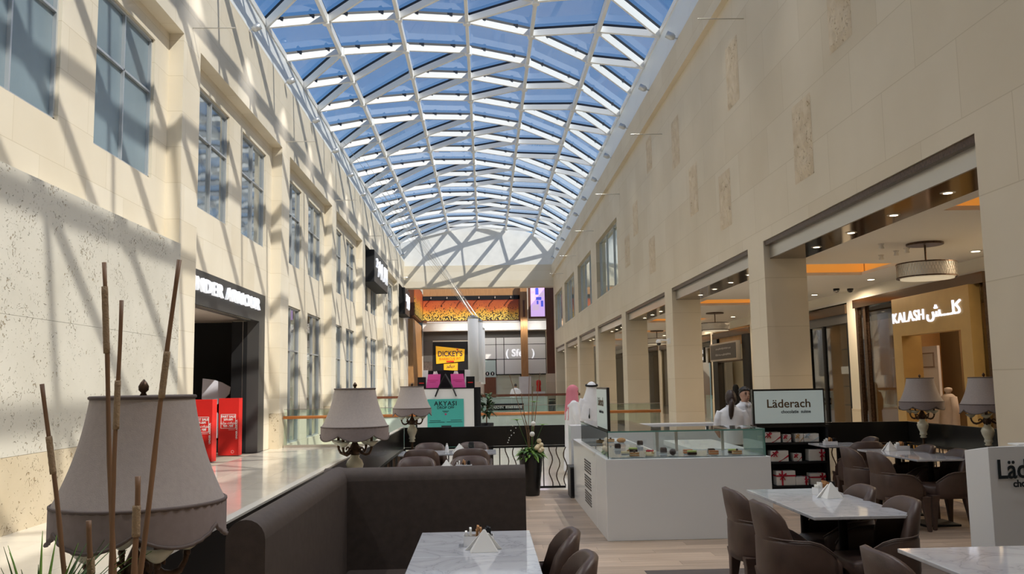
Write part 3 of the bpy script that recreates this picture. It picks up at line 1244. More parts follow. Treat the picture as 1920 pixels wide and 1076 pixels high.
# small ceiling fittings
used = []
dl = thing('downlight', (0, 0, 0), 0, '', 'downlight', 'ceiling downlights')
MB().lathe([(.095, -.012), (.10, -.003), (.10, 0)], 16).build('trim_ring', STEEL, dl)
MB().lathe([(.07, -.016), (.07, -.012)], 14).build('lens', DOWN, dl)
n = 0
for q in range(6):
    for (xx, yy) in ((8.45, 11.3+7.4*q), (8.45, 14.6+7.4*q)):
        n += 1
        place(dl, used, (xx, yy, ZC-.001), 0, 'round downlight in the arcade ceiling by the shopfronts, '+ORD[n-1]+' from the near end')
# ceiling lamps that light the arcade
for q in range(6):
    ld = bpy.data.lights.new('arcade_downlight', 'AREA')
    ld.energy = 58
    ld.color = (1, .80, .56)
    ld.shape = 'DISK'
    ld.size = .5
    lo = bpy.data.objects.new('arcade_downlight', ld)
    COL.objects.link(lo)
    lo.location = (8.3, 12.95+7.4*q, 3.72)
# drum pendants
used = []
dp = thing('drum_pendant', (0, 0, 0), 0, '', 'pendant lamp', 'drum pendants of the arcade')
MB().lathe([(.27, -.04), (.28, -.035), (.28, 0)], 24).build('ceiling_plate', BRONZE, dp)
MB().tube([(0, 0, -.04), (0, 0, -.36)], .016, 8).build('stem', BRONZE, dp)
m = MB()
for zz in (-.34, -.56):
    m.lathe([(.455, zz-.01), (.455, zz+.01), (.44, zz+.01), (.44, zz-.01), (.455, zz-.01)], 40, caps=False)
m.build('hoop', BRONZE, dp)
m = MB()
for k in range(60):
    a = 2*PI*k/60
    m.bar((.447*math.cos(a), .447*math.sin(a), -.56), (.447*math.cos(a+.2), .447*math.sin(a+.2), -.34), .006, .006)
    m.bar((.447*math.cos(a), .447*math.sin(a), -.56), (.447*math.cos(a-.2), .447*math.sin(a-.2), -.34), .006, .006)
m.build('wire_mesh', STEEL, dp)
MB().lathe([(.40, -.57), (.41, -.55), (.41, -.35), (.36, -.35)], 32).build('fabric_drum', mat('drum_fabric', (.50, .43, .35), .7, emit=(1, .8, .55), es=.12), dp, True)
MB().lathe([(.40, -.585), (.40, -.571)], 32).build('diffuser', mat('drum_diffuser', (.75, .70, .58), .6, emit=(1, .85, .6), es=.35), dp)
for q, y in enumerate([13.69, 27.6, 37.1, 42.4]):
    place(dp, used, (7.1 if q == 0 else 7.35, y, ZC+.004), 0, ['woven wire drum pendant over the walkway in front of the gold shopfront', 'woven wire drum pendant second nearest, seen past the second column', 'woven wire drum pendant third along the arcade', 'farthest woven wire drum pendant of the arcade'][q])
# ceiling sensors and small spot heads near the drum
for q, (px, py) in enumerate(((1652, 457), (1680, 470), (1700, 465), (1568, 541), (1594, 541), (1652, 478))):
    p = at(px, py, Z=ZC)
    if q in (3, 4):
        o = MB().lathe([(.001, -.10), (.05, -.085), (.07, -.05), (.075, 0)], 14).build('dome_camera', BLACK, None, True, loc=p)
        tag(o, 'small black dome camera on the arcade ceiling, %s of two' % ('nearer the column' if q == 3 else 'nearer the gold shopfront'), 'camera')
    else:
        o = MB().lathe([(.03, -.09), (.045, -.08), (.03, -.03), (.05, 0)], 12).build('ceiling_sensor', CEIL, None, True, loc=p)
        tag(o, 'small pale sensor on the ceiling by the wire drum, '+['first', 'second', 'third', '', '', 'fourth'][q]+' from the column', 'sensor', 'ceiling sensors')
# wall camera on the second column
c = thing('wall_camera', (XR, 22.9, 2.66), 0, 'white wall camera with dark dome on the second column', 'camera')
MB().box(-.06, 0, -.05, .05, -.05, .1).build('bracket', WHITE_METAL, c)
MB().tube([(-.05, 0, .05), (-.25, 0, .06)], .02, 8).build('arm', WHITE_METAL, c)
MB().lathe([(.07, 0), (.075, .05), (.05, .09), (.01, .1)], 14, (-.3, 0, -.02)).build('housing', WHITE_METAL, c, True)
MB().lathe([(.001, -.07), (.045, -.05), (.065, 0)], 14, (-.3, 0, -.02)).build('dome', BLACK, c, True)


mb = MB()
mb.box(12.7, 12.9, YB, YE+.3, -.1, 4.3).box(5.6, 12.9, YE+.05, YE+.3, -.1, 4.3).box(XS+.4, 12.9, YB, YE+.3, 3.62, 3.75)
struct(mb.build('wall_service', CREAM))
struct(B('floor_shops', GROUT, None, XS+.35, 12.7, 21.2, YE, -.1, -.02))
# ---- shopfronts (face x = XS, local x+ = into the shop)
def front(name, y0, y1, label):
    r = thing(name, (XS, (y0+y1)/2, 0), 0, label, 'shopfront')
    return r, (y1-y0)/2


# bronze header band along the gold shop, and the gold shop itself
r, h = front('shopfront', 15.2, 20.75, 'gold-panelled shopfront with illuminated KALASH sign under the wire drum pendant')
B('header_band', BRONZEMIR, r, -.12, .05, -h, h, 3.30, 3.50)
for a, b in ((h-.12, h), (h-.55, h-.42), (-h, -h+.10)):
    B('post', BRONZE, r, -.06, .06, a, b, 0, 3.3)
YC = (15.2+20.75)/2
for a, b in ((18.6, 20.15), (20.3, 20.62), (15.3, 15.5)):
    B('shop_window', DARKGLASS, r, -.01, .01, a-YC, b-YC, .0, 3.3)
for a, b in ((18.6, 20.15), (15.3, 15.5)):
    B('transom_panel', BRONZEMIR, r, .01, .03, a-YC, b-YC, 2.95, 3.3)
B('fascia', GOLD, r, -.22, .0, 15.5-YC, 18.52-YC, 2.50, 3.30)
B('jamb', GOLD, r, -.22, .2, 18.15-YC, 18.52-YC, 0, 2.50)
B('jamb', GOLD, r, -.22, .2, 15.5-YC, 15.85-YC, 0, 2.50)
text('KALASH', .31, (-.23, 18.46-YC, 2.78), ON_RIGHT, LITB, r, 'sign_letters', .02, .0, sp=1.08, fit=1.32)
text('\uFEB6\u0640\u0640\u0640\uFEE0\uFEDB', .36, (-.23, 17.02-YC, 2.80), ON_RIGHT, LITB, r, 'sign_letters', .02, .003, fit=1.26)
# room behind
mb = MB()
mb.box(12.5, 12.6, 13, 21, 0, 3.6).box(XS+.05, 12.6, 13, 13.1, 0, 3.6).box(XS+.05, 12.6, 21.0, 21.1, 0, 3.6)
struct(mb.build('wall_boutique', WARMINT))
struct(B('ceiling_boutique', CEIL, None, XS, 12.6, 13, 24, 3.5, 3.56))
struct(B('floor_boutique', TILE, None, XS, 12.6, 13, 24, -.06, -.013))
dpan = B('standing_board', mat('warm_white_panel', (.70, .62, .58), .6), None, 0, .06, -.45, .45, 0, 2.35, loc=(10.4, 20.28, 0))
tag(dpan, 'tall pale panel with framed print standing inside the gold boutique', 'panel')
o = B('framed_print', mat('print_border', (.25, .17, .13), .6), dpan, -.02, -.001, -.3, .3, 1.85, 2.2)
B('print_sheet', mat('print_sheet', (.55, .48, .44), .6), o, -.024, -.02, -.27, .27, 1.88, 2.17)
part_ = B('partition_board', mat('brown_board', (.20, .12, .05), .6), None, 0, .08, -.42, .42, 0, 3.2, loc=(10.8, 20.0, 0))
tag(part_, 'plain brown partition board inside the gold boutique', 'partition')
rk = thing('garment_rail', (10.9, 18.7, 0), 0, 'rail of dark hanging garments inside the gold boutique', 'rail')
MB().tube([(0, -.7, 1.75), (0, .7, 1.75)], .015, 6).build('bar', STEEL, rk)
for s in (-.7, .7):
    MB().tube([(0, s, 0), (0, s, 1.75)], .015, 6).build('upright', STEEL, rk)
for q in range(7):
    o = MB().loft([(0, -.6+q*.2, .5, .16, .03), (0, -.6+q*.2, 1.3, .20, .03), (0, -.6+q*.2, 1.6, .19, .025), (0, -.6+q*.2, 1.72, .03, .01)], 10).build('garment', BLACKM if q % 2 else mat('plum_cloth', (.08, .03, .03), .8), None, True, loc=(10.9, 18.7, 0))
    tag(o, 'dark garment hanging on the rail inside the gold boutique', 'garment', 'garments on the boutique rail')
mq = thing('mannequin', (9.72, 18.2, 0), 0, 'headless mannequin in a beige robe in the gold boutique doorway', 'mannequin')
MB().lathe([(.16, 0), (.15, .02), (.02, .04), (.02, .3)], 16).build('stand', STEEL, mq, True)
ROBE = mat('beige_robe', (.52, .42, .35), .85, var=.06, scale=6)
m = MB().loft([(0, 0, .12, .24, .30), (0, 0, .6, .21, .27), (0, 0, 1.0, .18, .25), (0, 0, 1.3, .17, .26), (0, 0, 1.45, .14, .24), (0, 0, 1.52, .08, .12)], 18)
m.tube([(0, .23, 1.44), (0, .31, 1.1), (-.03, .33, .75)], [.085, .08, .09], 10)
m.tube([(0, -.23, 1.44), (0, -.31, 1.1), (-.03, -.33, .75)], [.085, .08, .09], 10)
m.build('robe', ROBE, mq, True)
MB().lathe([(.07, 1.5), (.06, 1.56), (.10, 1.60), (.09, 1.66), (.02, 1.68)], 14).build('neck_cap', ROBE, mq, True)

mq.scale = (.84, .84, .84)
ld = bpy.data.lights.new('boutique_fill', 'AREA')  # area light without a fitting, added to brighten the boutique
ld.energy = 55
ld.color = (1, .78, .55)
ld.size = 1.5
lo = bpy.data.objects.new('boutique_fill', ld)
COL.objects.link(lo)
lo.location = (10.3, 17.8, 3.4)
# dark glazed shop between the gold shop and the column
r, h = front('shopfront', 21.25, 23.9, 'dark glazed shopfront with shelves beside the gold shop')
B('header_band', BRONZEMIR, r, -.1, .05, -h, h, 3.22, 3.45)
B('shutter_box', GREYPANEL, r, -.04, .1, -h+.05, h-.05, 3.0, 3.22)
for a in (-h, .25, h-.1):
    B('post', BLACKM, r, -.05, .05, a, a+.1, 0, 3.0)
B('shop_window', DARKGLASS, r, -.01, .01, -h+.1, .25, 0, 3.0)
B('shop_window', DARKGLASS, r, -.01, .01, .35, h-.1, 0, 3.0)
for q in range(5):
    B('shelf_board', GREYPANEL, r, .8, 1.2, -h+.15, h-.15, .4+q*.5, .43+q*.5)
for q in range(5):
    for w in range(4):
        o = MB().lathe([(.06, 0), (.08, .02), (.09, .16), (.04, .2), (.03, .25)], 10).build('jar', mat('jar_tone_%d' % ((q+w) % 3), [(.25, .20, .15), (.10, .09, .08), (.45, .40, .30)][(q+w) % 3], .3), None, True, loc=(XS+1.0, 21.7+w*.5, .431+q*.5))
        tag(o, 'small jar on a shelf inside the dark glazed shop', 'jar', 'jars in the dark shop')
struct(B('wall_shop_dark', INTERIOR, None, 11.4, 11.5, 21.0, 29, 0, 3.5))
B('lit_card', mat('lit_card', (.8, .78, .7), .6, emit=(1, .95, .85), es=.6), r, .7, .72, -.05+.5, .55+.5, 1.75, 1.95)

# jeweller with black frame and grey name board
r, h = front('shopfront', 29.22, 33.98, 'shopfront with black posts and a grey name board over a warm lit doorway')
B('header_band', BRONZEMIR, r, -.1, .05, -h, h, 3.2, 3.42)
B('post', BLACKM, r, -.12, .2, h-.75, h-.05, 0, 3.2)
B('post', BLACKM, r, -.12, .2, -h+.05, -h+.75, 0, 3.2)
B('upper_panel', WARMINT, r, -.02, .04, -h+.75, h-.75, 2.9, 3.2)
B('lintel', BRONZE, r, -.1, .05, -h+.75, h-.75, 2.3, 2.36)
nb = B('name_board', STEEL, r, -.34, -.2, -1.75, 1.85, 2.34, 3.0)
B('board_face', DGREY, nb, -.345, -.34, -1.65, 1.75, 2.40, 2.94)
random.seed(3)
for row, zz in ((0, 2.74), (1, 2.52)):
    m = MB()
    y = -1.0
    while y < 1.0:
        w = .05+random.random()*.12
        m.box(-.35, -.346, y, y+w, zz+random.random()*.02, zz+.05+random.random()*.03)
        y += w+.03
    m.build('faint_script', mat('faint_grey_print', (.36, .35, .36), .5), nb)
B('glass_door', CLEAR, r, .0, .02, .1, h-.8, 0, 2.3)
struct(B('wall_jeweller', WARMINT, None, 11.2, 11.3, 29, 36, 0, 3.5, ))
ld = bpy.data.lights.new('jeweller_light', 'AREA')
ld.energy = 95
ld.color = (1, .70, .40)
ld.size = 1.2
lo = bpy.data.objects.new('jeweller_light', ld)
COL.objects.link(lo)
lo.location = (10.2, 31.6, 3.4)
t = thing('wooden_cabinet', (10.9, 32.0, 0), 0, 'warm brown cabinet inside the jeweller doorway', 'cabinet')
B('body', WALNUT, t, -.3, .28, -.9, .9, 0, 1.8)
B('door', DARKWOOD, t, -.32, -.3, -.88, -.02, .05, 1.75)
B('door', WALNUT, t, -.32, -.3, .02, .88, .05, 1.75)
# sign-lit shop beyond
r, h = front('shopfront', 34.4, 38.4, 'pale glazed shopfront with small white lit sign seen beside the second column')
B('header_band', BRONZEMIR, r, -.1, .05, -h, h, 3.2, 3.42)
B('sign_plate', BLACKM, r, -.3, -.22, -h+.2, -h+1.6, 2.35, 2.95)
random.seed(5)
m = MB()
for zz in (2.70, 2.44):
    y = -h+.3
    while y < -h+1.45:
        w = .08+random.random()*.12
        m.box(-.32, -.30, y, y+w, zz, zz+.06+random.random()*.12)
        y += w+.02
m.build('sign_letters', LIT, r)
B('shop_window', CLEAR, r, -.01, .01, -h, h, 0, 3.2)
B('counter', mat('pale_green_counter', (.55, .62, .5), .4), r, .6, 1.2, -h+.3, h-.3, 0, 1.0)
struct(B('wall_shop_pale', CREAM, None, 11.2, 11.3, 36, 42, 0, 3.5))
# plain glazed fronts farther on
for q, (a, b) in enumerate(((24.2, 28.9), (38.8, 44.5), (45, 51), (51.5, 60))):
    r, h = front('shopfront', a, b, ['glazed shopfront directly behind the second column', 'glazed shopfront third from the far end of the arcade', 'glazed shopfront last but one in the arcade', 'farthest glazed shopfront of the arcade'][q])
    B('header_band', BRONZEMIR, r, -.1, .05, -h, h, 3.2, 3.42)
    B('shop_window', DARKGLASS, r, -.01, .01, -h, -.05, 0, 3.2)
    B('shop_window', DARKGLASS, r, -.01, .01, .05, h, 0, 3.2)
    B('post', STEEL, r, -.04, .04, -.05, .05, 0, 3.2)
    B('back_panel', WARMINT, r, 1.6, 1.7, -h, h, 0, 3.2)
for q, (a, b) in enumerate(((YB, 15.2), (20.75, 21.25), (23.9, 24.2), (28.9, 29.2), (34.0, 34.4), (38.4, 38.8), (44.5, 45), (51, 51.5), (60, YE))):
    mb = MB().box(XS-.05, XS+.35, a, b, 0, 3.5)
    struct(mb.build('wall_pier', CREAM))
    if q in (1, 2, 3, 4):
        struct(B('baseboard_%d' % q, LIME_R, None, XS-.07, XS-.051, a, b, 0, .9))

# ================================================================== BIG STORE ON THE LEFT
st = thing('shop_portal', (XRECESS, 20.4, 0), 0, 'dark grey shop portal with white UNDER ARMOUR letters between the sunlit pilasters', 'shopfront')
Y0 = 20.4
B('sign_panel', DGREY, st, -.30, .0, 16.97-Y0, 23.44-Y0, 3.36, 4.08)
B('jamb', DGREY, st, -.30, .0, 22.85-Y0, 23.44-Y0, 0, 3.36)
B('light_slot', STEEL, st, -.20, -.05, 17.4-Y0, 22.2-Y0, 3.345, 3.36)
text('UNDER ARMOUR', .40, (.03, 17.25-Y0, 3.645), ON_LEFT, LIT, st, 'sign_letters', .03, .004, sp=1.10, fit=5.5)
B('inner_wall', BLACKM, st, -.70, -.30, 22.85-Y0, 23.0-Y0, 0, 3.36)
B('black_backdrop', BLACKM, st, -4.0, -.60, 23.95-Y0, 24.05-Y0, 0, 3.42)
B('wall_joint', STEEL, st, -.42, -.41, 22.844-Y0, 22.85-Y0, 0, 3.36)
mb = MB()
mb.box(-9.9, -9.8, 14, 24, 0, 3.8).box(-9.9, -6.7, 14, 14.1, 0, 3.8).box(-9.9, -9.3, 23.9, 24.05, 0, 3.8)
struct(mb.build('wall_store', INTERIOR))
struct(B('ceiling_store', mat('store_ceiling', (.42, .36, .31), .8), None, -9.9, -6.15, 14, 24, 3.42, 3.5))
ld = bpy.data.lights.new('store_fill', 'AREA')  # unseen upward fill, added to lighten the store ceiling
ld.energy = 45
ld.color = (1, .88, .74)
ld.size = 1.5
lo = bpy.data.objects.new('store_fill', ld)
COL.objects.link(lo)
lo.location = (-8.3, 19.5, 2.4)
lo.rotation_euler = (PI, 0, 0)
tr = thing('spotlight_track', (-8.2, 19.6, 3.1), 0, 'pale ceiling track with spotlights inside the dark store', 'track light')
B('rail', ALU, tr, -.03, .03, -1.4, 1.4, .0, .05)
B('rail', ALU, tr, -.43, -.37, -1.4, 1.4, .0, .05)
for q in range(5):
    B('crossbar', ALU, tr, -.40, .0, -1.3+q*.62, -1.27+q*.62, .01, .04)
    MB().tube([(0, -1.2+q*.6, 0), (.04, -1.2+q*.6, -.12)], .045, 8).build('spot_head', ALU, tr)
MB().tube([(-.2, 0, .04), (-.2, 0, .32)], .012, 6).build('hanger', ALU, tr)
# white interlocking emblem panel
lg = thing('emblem_panel', (-7.0, 23.3, 0), 0, 'white curved emblem board with a black cut-out behind the red sale totems', 'emblem')
EMW = mat('emblem_white', (.86, .85, .95), .5)


def epts(pp):
    return [at(px, py, Y=23.3)-Vector((-7.0, 0, 0)) - Vector((0, 23.3, 0)) for px, py in pp]


MB().extr(epts([(378, 748), (380, 709.5), (400, 712), (416, 717), (432.6, 726), (430, 738), (421, 747), (411, 755), (404, 760)]), (0, .06, 0)).build('upper_half', EMW, lg)
MB().extr(epts([(376, 780), (390, 768), (404, 771), (414, 780), (422, 795), (420, 812), (408, 821), (376, 824)]), (0, .06, 0)).build('lower_half', EMW, lg)
zb = epts([(400, 826)])[0].z
B('stand', DGREY, lg, -.25, .15, .0, .06, 0, zb)
# red sale totems
AR1 = '\uFE95\uFEFC\uFEF3\uFEB0\uFEE8\uFE97'
AR2 = '\uFE94\uFEF4\uFE8B\uFEB0\uFE9F'


def totem(loc, rz, label):
    t = thing('sale_totem', loc, rz, label, 'totem', 'red sale totems at the store entrance')
    w, h = .26, 1.40
    B('body', RED, t, -w, w, -.11, .11, .0, h, bevel=.006)
    fr = MB()
    for bx in ((-.20, .18, 1.00, 1.01), (-.20, .18, .66, .67), (-.20, -.19, .66, 1.01), (.17, .18, .66, 1.01)):
        fr.box(bx[0], bx[1], -.114, -.11, bx[2], bx[3])
    fr.build('white_border', WPRINT, t)
    text('PART SALE', .075, (-.01, -.112, .925), FRONT, WPRINT, t, 'print', .001, .003, 'CENTER')
    text('25%-50%', .065, (-.01, -.112, .855), FRONT, WPRINT, t, 'print', .001, .003, 'CENTER')
    text(AR2+' '+AR1, .075, (-.01, -.112, .77), FRONT, WPRINT, t, 'print', .001, .002, 'CENTER')
    text('%25 - %50', .06, (-.01, -.112, .70), FRONT, WPRINT, t, 'print', .001, .003, 'CENTER')
    B('underline', WPRINT, t, .0, .16, -.113, -.11, .625, .632)
    text('UNDER ARMOUR', .06, (.225, -.112, .40), (PI/2, -PI/2, 0), WPRINT, t, 'print', .001, .002)
    MB().lathe([(.036, 0), (.036, .002), (.031, .002), (.031, 0), (.036, 0)], 18, caps=False).xf(Matrix.Translation((.11, -.112, .09)) @ Matrix.Rotation(PI/2, 4, 'X')).build('round_mark', WPRINT, t)
    return t


totem((-6.35, 22.15, 0), math.radians(-6), 'whole red PART SALE totem beside the black doorway wall of the store')
totem((-6.45, 20.4, 0), math.radians(-10), 'red PART SALE totem half hidden by the large near lampshade')


# ---- projecting dark sign boxes high on the left wall
def boxsign(y0, y1, z0, z1, label, body):
    t = thing('box_sign', (XL-.25, (y0+y1)/2, z0), 0, label, 'sign')
    h = (y1-y0)/2
    B('casing', BLACKM, t, 0, .62, -h, h, 0, z1-z0, bevel=.01)
    B('face_plate', DGREY, t, .62, .635, -h+.03, h-.03, .03, z1-z0-.03)
    text(body, (z1-z0)*.78, (.66, -h+.55, (z1-z0)*.25), ON_LEFT, LIT, t, 'sign_letters', .04, .0, fit=2*h-1.1)


boxsign(41.3, 47.0, 6.55, 8.1, 'dark box sign with tall white letters high on the sunlit wall, the nearer one', '\u00b2AUII')
boxsign(57.3, 60.8, 6.3, 8.05, 'dark box sign with white letters at the far end of the sunlit wall', '\u00b2AU')

# ================================================================== FAR COURT BEYOND THE END WALL
fc = MB()
fc.box(-6.8, -4.45, YCOURT, YCOURT+.3, 0, 6.0).box(-4.45, -1.35, YCOURT, YCOURT+.3, 5.25, 6.0).box(-6.8, 6.2, YCOURT, YCOURT+.3, 6.0, 10.5)
fc.box(-1.35, 5.9, YCOURT+.15, YCOURT+.3, 0, 6.0)
court = struct(fc.build('wall_court', CREAM))
B('tile_wainscot', mat('brown_mosaic', (.10, .08, .07), .5, var=.5, scale=9), court, -5.25, -4.46, YCOURT-.03, YCOURT-.001, .0, 3.6)
B('dark_panel', GREYPANEL, court, -5.25, -4.46, YCOURT-.04, YCOURT-.001, 3.61, 5.39)
B('dark_panel', GREYPANEL, court, -5.25, -1.4, YCOURT-.05, YCOURT, 5.4, 6.15)
B('dark_panel', GREYPANEL, court, -1.0, 5.2, YCOURT-.05, YCOURT, 5.55, 6.1)
B('soffit_band', PLASTER, court, -5.25, 5.3, YCOURT-1.0, YCOURT, 6.15, 6.9)
mu = B('mural', MURAL, None, 0, 8.2, -.06, 0, 0, 1.75, loc=(-5.2, YCOURT-1.05, 7.0))
tag(mu, 'wide orange and yellow mural print with black speckles above the far shops', 'mural')
B('frame_bar', DARKWOOD, mu, 0, 8.2, -.10, .0, -.12, 0)
B('frame_bar', BLACKM, mu, 0, 8.2, -.10, .0, 1.75, 2.1)
B('frame_bar', DARKWOOD, mu, 8.1, 8.24, -.10, .0, -.12, 2.1)
for q in range(6):
    MB().tube([(.7+q*1.35, -.1, 1.9), (.7+q*1.35, -.5, 1.95), (.7+q*1.35, -.6, 1.85)], .05, 6).build('picture_spot', STEEL, mu)
B('upper_wall', WALNUT, court, -5.2, 3.2, YCOURT-1.1, YCOURT-.9, 9.1, 10.4)
# left flank: wood pier with its own mural box
fl_ = MB()
fl_.box(-6.7, -5.65, YE, 64.5, -.4, 10.4)
struct(fl_.build('wall_flank', LIME))
pier = thing('wood_pier', (-5.9, 70, 0), 0, 'tall oiled-wood pier at the far end of the sunlit wall', 'pier')
for q in range(6):
    B('wood_plank', WALNUT, pier, -.1, .55-.0, -4.6+q*1.55, -4.6+q*1.55+1.53, 0, 6.6)
mu2 = B('mural', MURAL, None, 0, .06, -4.2, 4.2, 0, 2.3, loc=(-5.3, 70.1, 7.0))
tag(mu2, 'orange speckled mural box turned along the far wooden pier', 'mural')
B('casing', DARKWOOD, mu2, -.6, 0, -4.25, 4.25, -.12, 2.5)
# yellow food sign on black
dk = thing('food_sign', (-2.95, YCOURT-.02, 2.6), 0, 'black shopfront panel with yellow slanted DICKEY\'S signboards', 'sign')
B('back_panel', BLACKM, dk, -1.5, 1.5, -.05, .25, -2.6, 2.68)
yp = MB().extr([(-1.22, -.1, .80), (1.16, -.1, 1.0), (1.22, -.1, 2.02), (-1.25, -.1, 2.32)], (0, .05, 0)).build('yellow_board', YELLOW, dk)
text("DICKEY'S", .62, (-.03, -.11, 1.45), FRONT, NAVY, yp, 'sign_letters', .01, .012, 'CENTER', sx=.83)
text('BARBECUE PIT', .30, (-.03, -.11, 1.12), FRONT, ORLET, yp, 'sign_letters', .01, .0, 'CENTER', sx=.95)
B('red_badge', RED, yp, -.35, .3, -.12, -.1, .93, 1.05)
MB().extr([(.48, -.112, 2.06), (.72, -.112, 2.04), (.60, -.112, 1.88)], (0, .01, 0)).build('red_mark', RED, yp)
y2 = MB().extr([(-.58, -.1, .28), (.60, -.1, .20), (.62, -.1, .86), (-.58, -.1, .78)], (0, .05, 0)).build('small_yellow_board', YELLOW, dk)
text('\uFEB0\uFEF4\uFEDC\uFEF3\uFEA9', .34, (0, -.11, .50), FRONT, NAVY, y2, 'sign_letters', .01, .004, 'CENTER')
# white ribbed facade with black grid
fa = thing('ribbed_shopfront', (0, YCOURT, 0), 0, 'white ribbed shopfront with black grid lines and a lit Sfe sign', 'shopfront')
XG = [(-.1, .92), (.98, 1.60), (1.66, 3.3), (3.34, 5.2)]
ZG = [(2.45, 3.68), (3.74, 4.95), (5.0, 5.55)]
for i, (a, b) in enumerate(XG):
    for j, (z0, z1) in enumerate(ZG):
        if i == 0 and j == 0:
            continue
        w = (b-a)
        nn = max(4, int(w/.12))
        m = MB()
        for k in range(nn):
            m.box(a+w*k/nn, a+w*(k+.72)/nn, -.06, .0, z0, z1)
        m.box(a, b, -.02, .1, z0, z1)
        m.build('ribbed_panel', RIBWHITE, fa)
B('grid_backing', BLACKM, fa, -.15, 5.25, .10, .14, 2.35, 5.6)
text('( Sfe', .85, (1.75, -.09, 3.95), FRONT, LIT, fa, 'sign_letters', .02, .01)
text(')', .85, (4.0, -.09, 3.95), FRONT, LIT, fa, 'sign_letters', .02, .01)
B('small_sign', RIBWHITE, fa, .05, .85, -.1, -.06, 3.75, 4.15)
B('teal_panel', TEALINT, fa, -.1, .9, -.08, .1, 2.2, 3.65)
for xx in (.18, .62):
    MB().lathe([(.17, 0), (.17, .02)], 20).xf(Matrix.Translation((xx, -.085, 2.5)) @ Matrix.Rotation(PI/2, 4, 'X')).build('restroom_mark', BLACKM, fa)
    MB().lathe([(.05, 0), (.05, .02)], 10).xf(Matrix.Translation((xx, -.10, 2.55)) @ Matrix.Rotation(PI/2, 4, 'X')).build('restroom_symbol', WPRINT, fa)
    B('restroom_symbol', WPRINT, fa, xx-.04, xx+.04, -.12, -.105, 2.40, 2.50)
B('brown_door', DARKWOOD, fa, -.1, .9, -.08, .1, .0, 2.18)
B('glass_front', CLEAR, fa, .98, 5.2, -.02, 0, 0, 2.4)
B('back_wall', TEALINT, fa, .98, 5.2, .9, 1.0, 0, 2.4)
B('mullion', BLACKM, fa, 3.0, 3.1, -.05, .0, 0, 2.4)
B('counter', PLASTER, fa, 1.3, 5.0, .3, .8, 0, .9)
ld = bpy.data.lights.new('court_fill', 'AREA')  # fill light added to brighten the far shopfronts
ld.energy = 150
ld.color = (1, .97, .92)
ld.shape = 'RECTANGLE'
ld.size = 9
ld.size_y = .5
lo = bpy.data.objects.new('court_fill', ld)
COL.objects.link(lo)
lo.location = (.5, YCOURT-2.2, 6.7)
lo.rotation_euler = Vector((0, .9, -.9)).to_track_quat('-Z', 'Y').to_euler()
cl = thing('fill_housing', (-.9, YCOURT-2.1, 6.78), 0, 'slim white housing added under the far mural for the court fill light', 'lamp')
B('housing', WHITE_METAL, cl, -3.9, 3.8, -.12, 1.04, 0, .06)  # made-up housing where the added court fill light hangs
# wood post and purple screen and dark brown panel
po = thing('wood_post', (3.32, 73.5, 0), 0, 'slim oiled-wood post in front of the white ribbed shopfront', 'post')
B('plinth', PLASTER, po, -.5, .5, -.2, .2, 0, 2.2)
for q in range(3):
    B('wood_plank', WALNUT, po, -.29+q*.195, -.29+q*.195+.19, -.2, .2, 2.2, 10.2)
B('dark_slot', DARKWOOD, po, -.08, .08, -.22, -.2, 7.2, 8.6)
ls = thing('led_screen', (4.40, 72.25, 6.95), 0, 'upright lilac advertising screen with blue bottles under the end beam', 'screen')
B('casing', DARKWOOD, ls, -.75, .715, -.0, .3, 0, 3.3)
sc_ = B('display', LILAC, ls, -.55, .62, -.01, 0, .18, 3.2)
for bx, mm_ in (((-.15, .12, 2.0, 2.5), BLUEPX), ((-.12, .09, 2.5, 2.72), BLUEPX), ((-.1, .35, 1.55, 1.8), BLUEPX), ((.3, .5, 1.0, 1.5), BLUEPX), ((-.05, .1, 1.2, 1.5), BLUEPX), ((-.5, -.2, 1.5, 2.1), PINKPX), ((-.4, .15, .7, 1.15), PINKPX), ((.2, .58, 1.85, 2.2), PINKPX), ((-.5, -.25, 2.3, 2.8), PINKPX)):
    B('picture_shape', mm_, sc_, bx[0], bx[1], -.014, -.01, bx[2], bx[3])
bp_ = thing('brown_pylon', (5.42, 72.2, 0), 0, 'tall dark red-brown pylon next to the lilac screen', 'pylon')
B('panel', DARKWOOD, bp_, -.30, .34, 0, .3, 2.4, 10.2)
B('stone_base', LIME_R, bp_, -.4, .34, -.1, .3, 0, 2.4)
struct(B('wall_court_side', LIME_R, None, 5.8, 6.2, YE, YCOURT, -.4, 10.4))
# white hanging net cylinders with wires
used = []
for q, (px, pt, pb, yy, rr) in enumerate(((888, 596, 716, 40, .24), (901, 603, 716, 47, .16), (906, 617, 720, 54, .14))):
    p0 = at(px, pt, Y=yy)
    p1 = at(px, pb, Y=yy)
    hh = p0.z-p1.z
    t = thing('hanging_cylinder', (p1.x, p1.y, p1.z), 0, ['large white net cylinder hanging on wires over the floor opening', 'second white net cylinder, half hidden behind the large one', 'farthest and slimmest white net cylinder'][q], 'hanging ornament', 'hanging net cylinders')
    MB().lathe([(rr, 0), (rr, hh)], 20).build('net_tube', NETWHITE, t, True)
    MB().lathe([(rr*1.04, hh-.03), (rr*1.04, hh+.02), (rr*.3, hh+.12), (.01, hh+.15)], 16).build('top_cap', STEEL, t)
    for k_ in range(4):
        tip = Vector((-5.5+.35*k_, -yy*0+(-6+3.2*k_)-0, 11.3+.15*k_))-Vector((p1.x, 0, p1.z))
        MB().tube([(0, 0, hh+.1), tip], .008, 4).build('wire', STEEL, t)
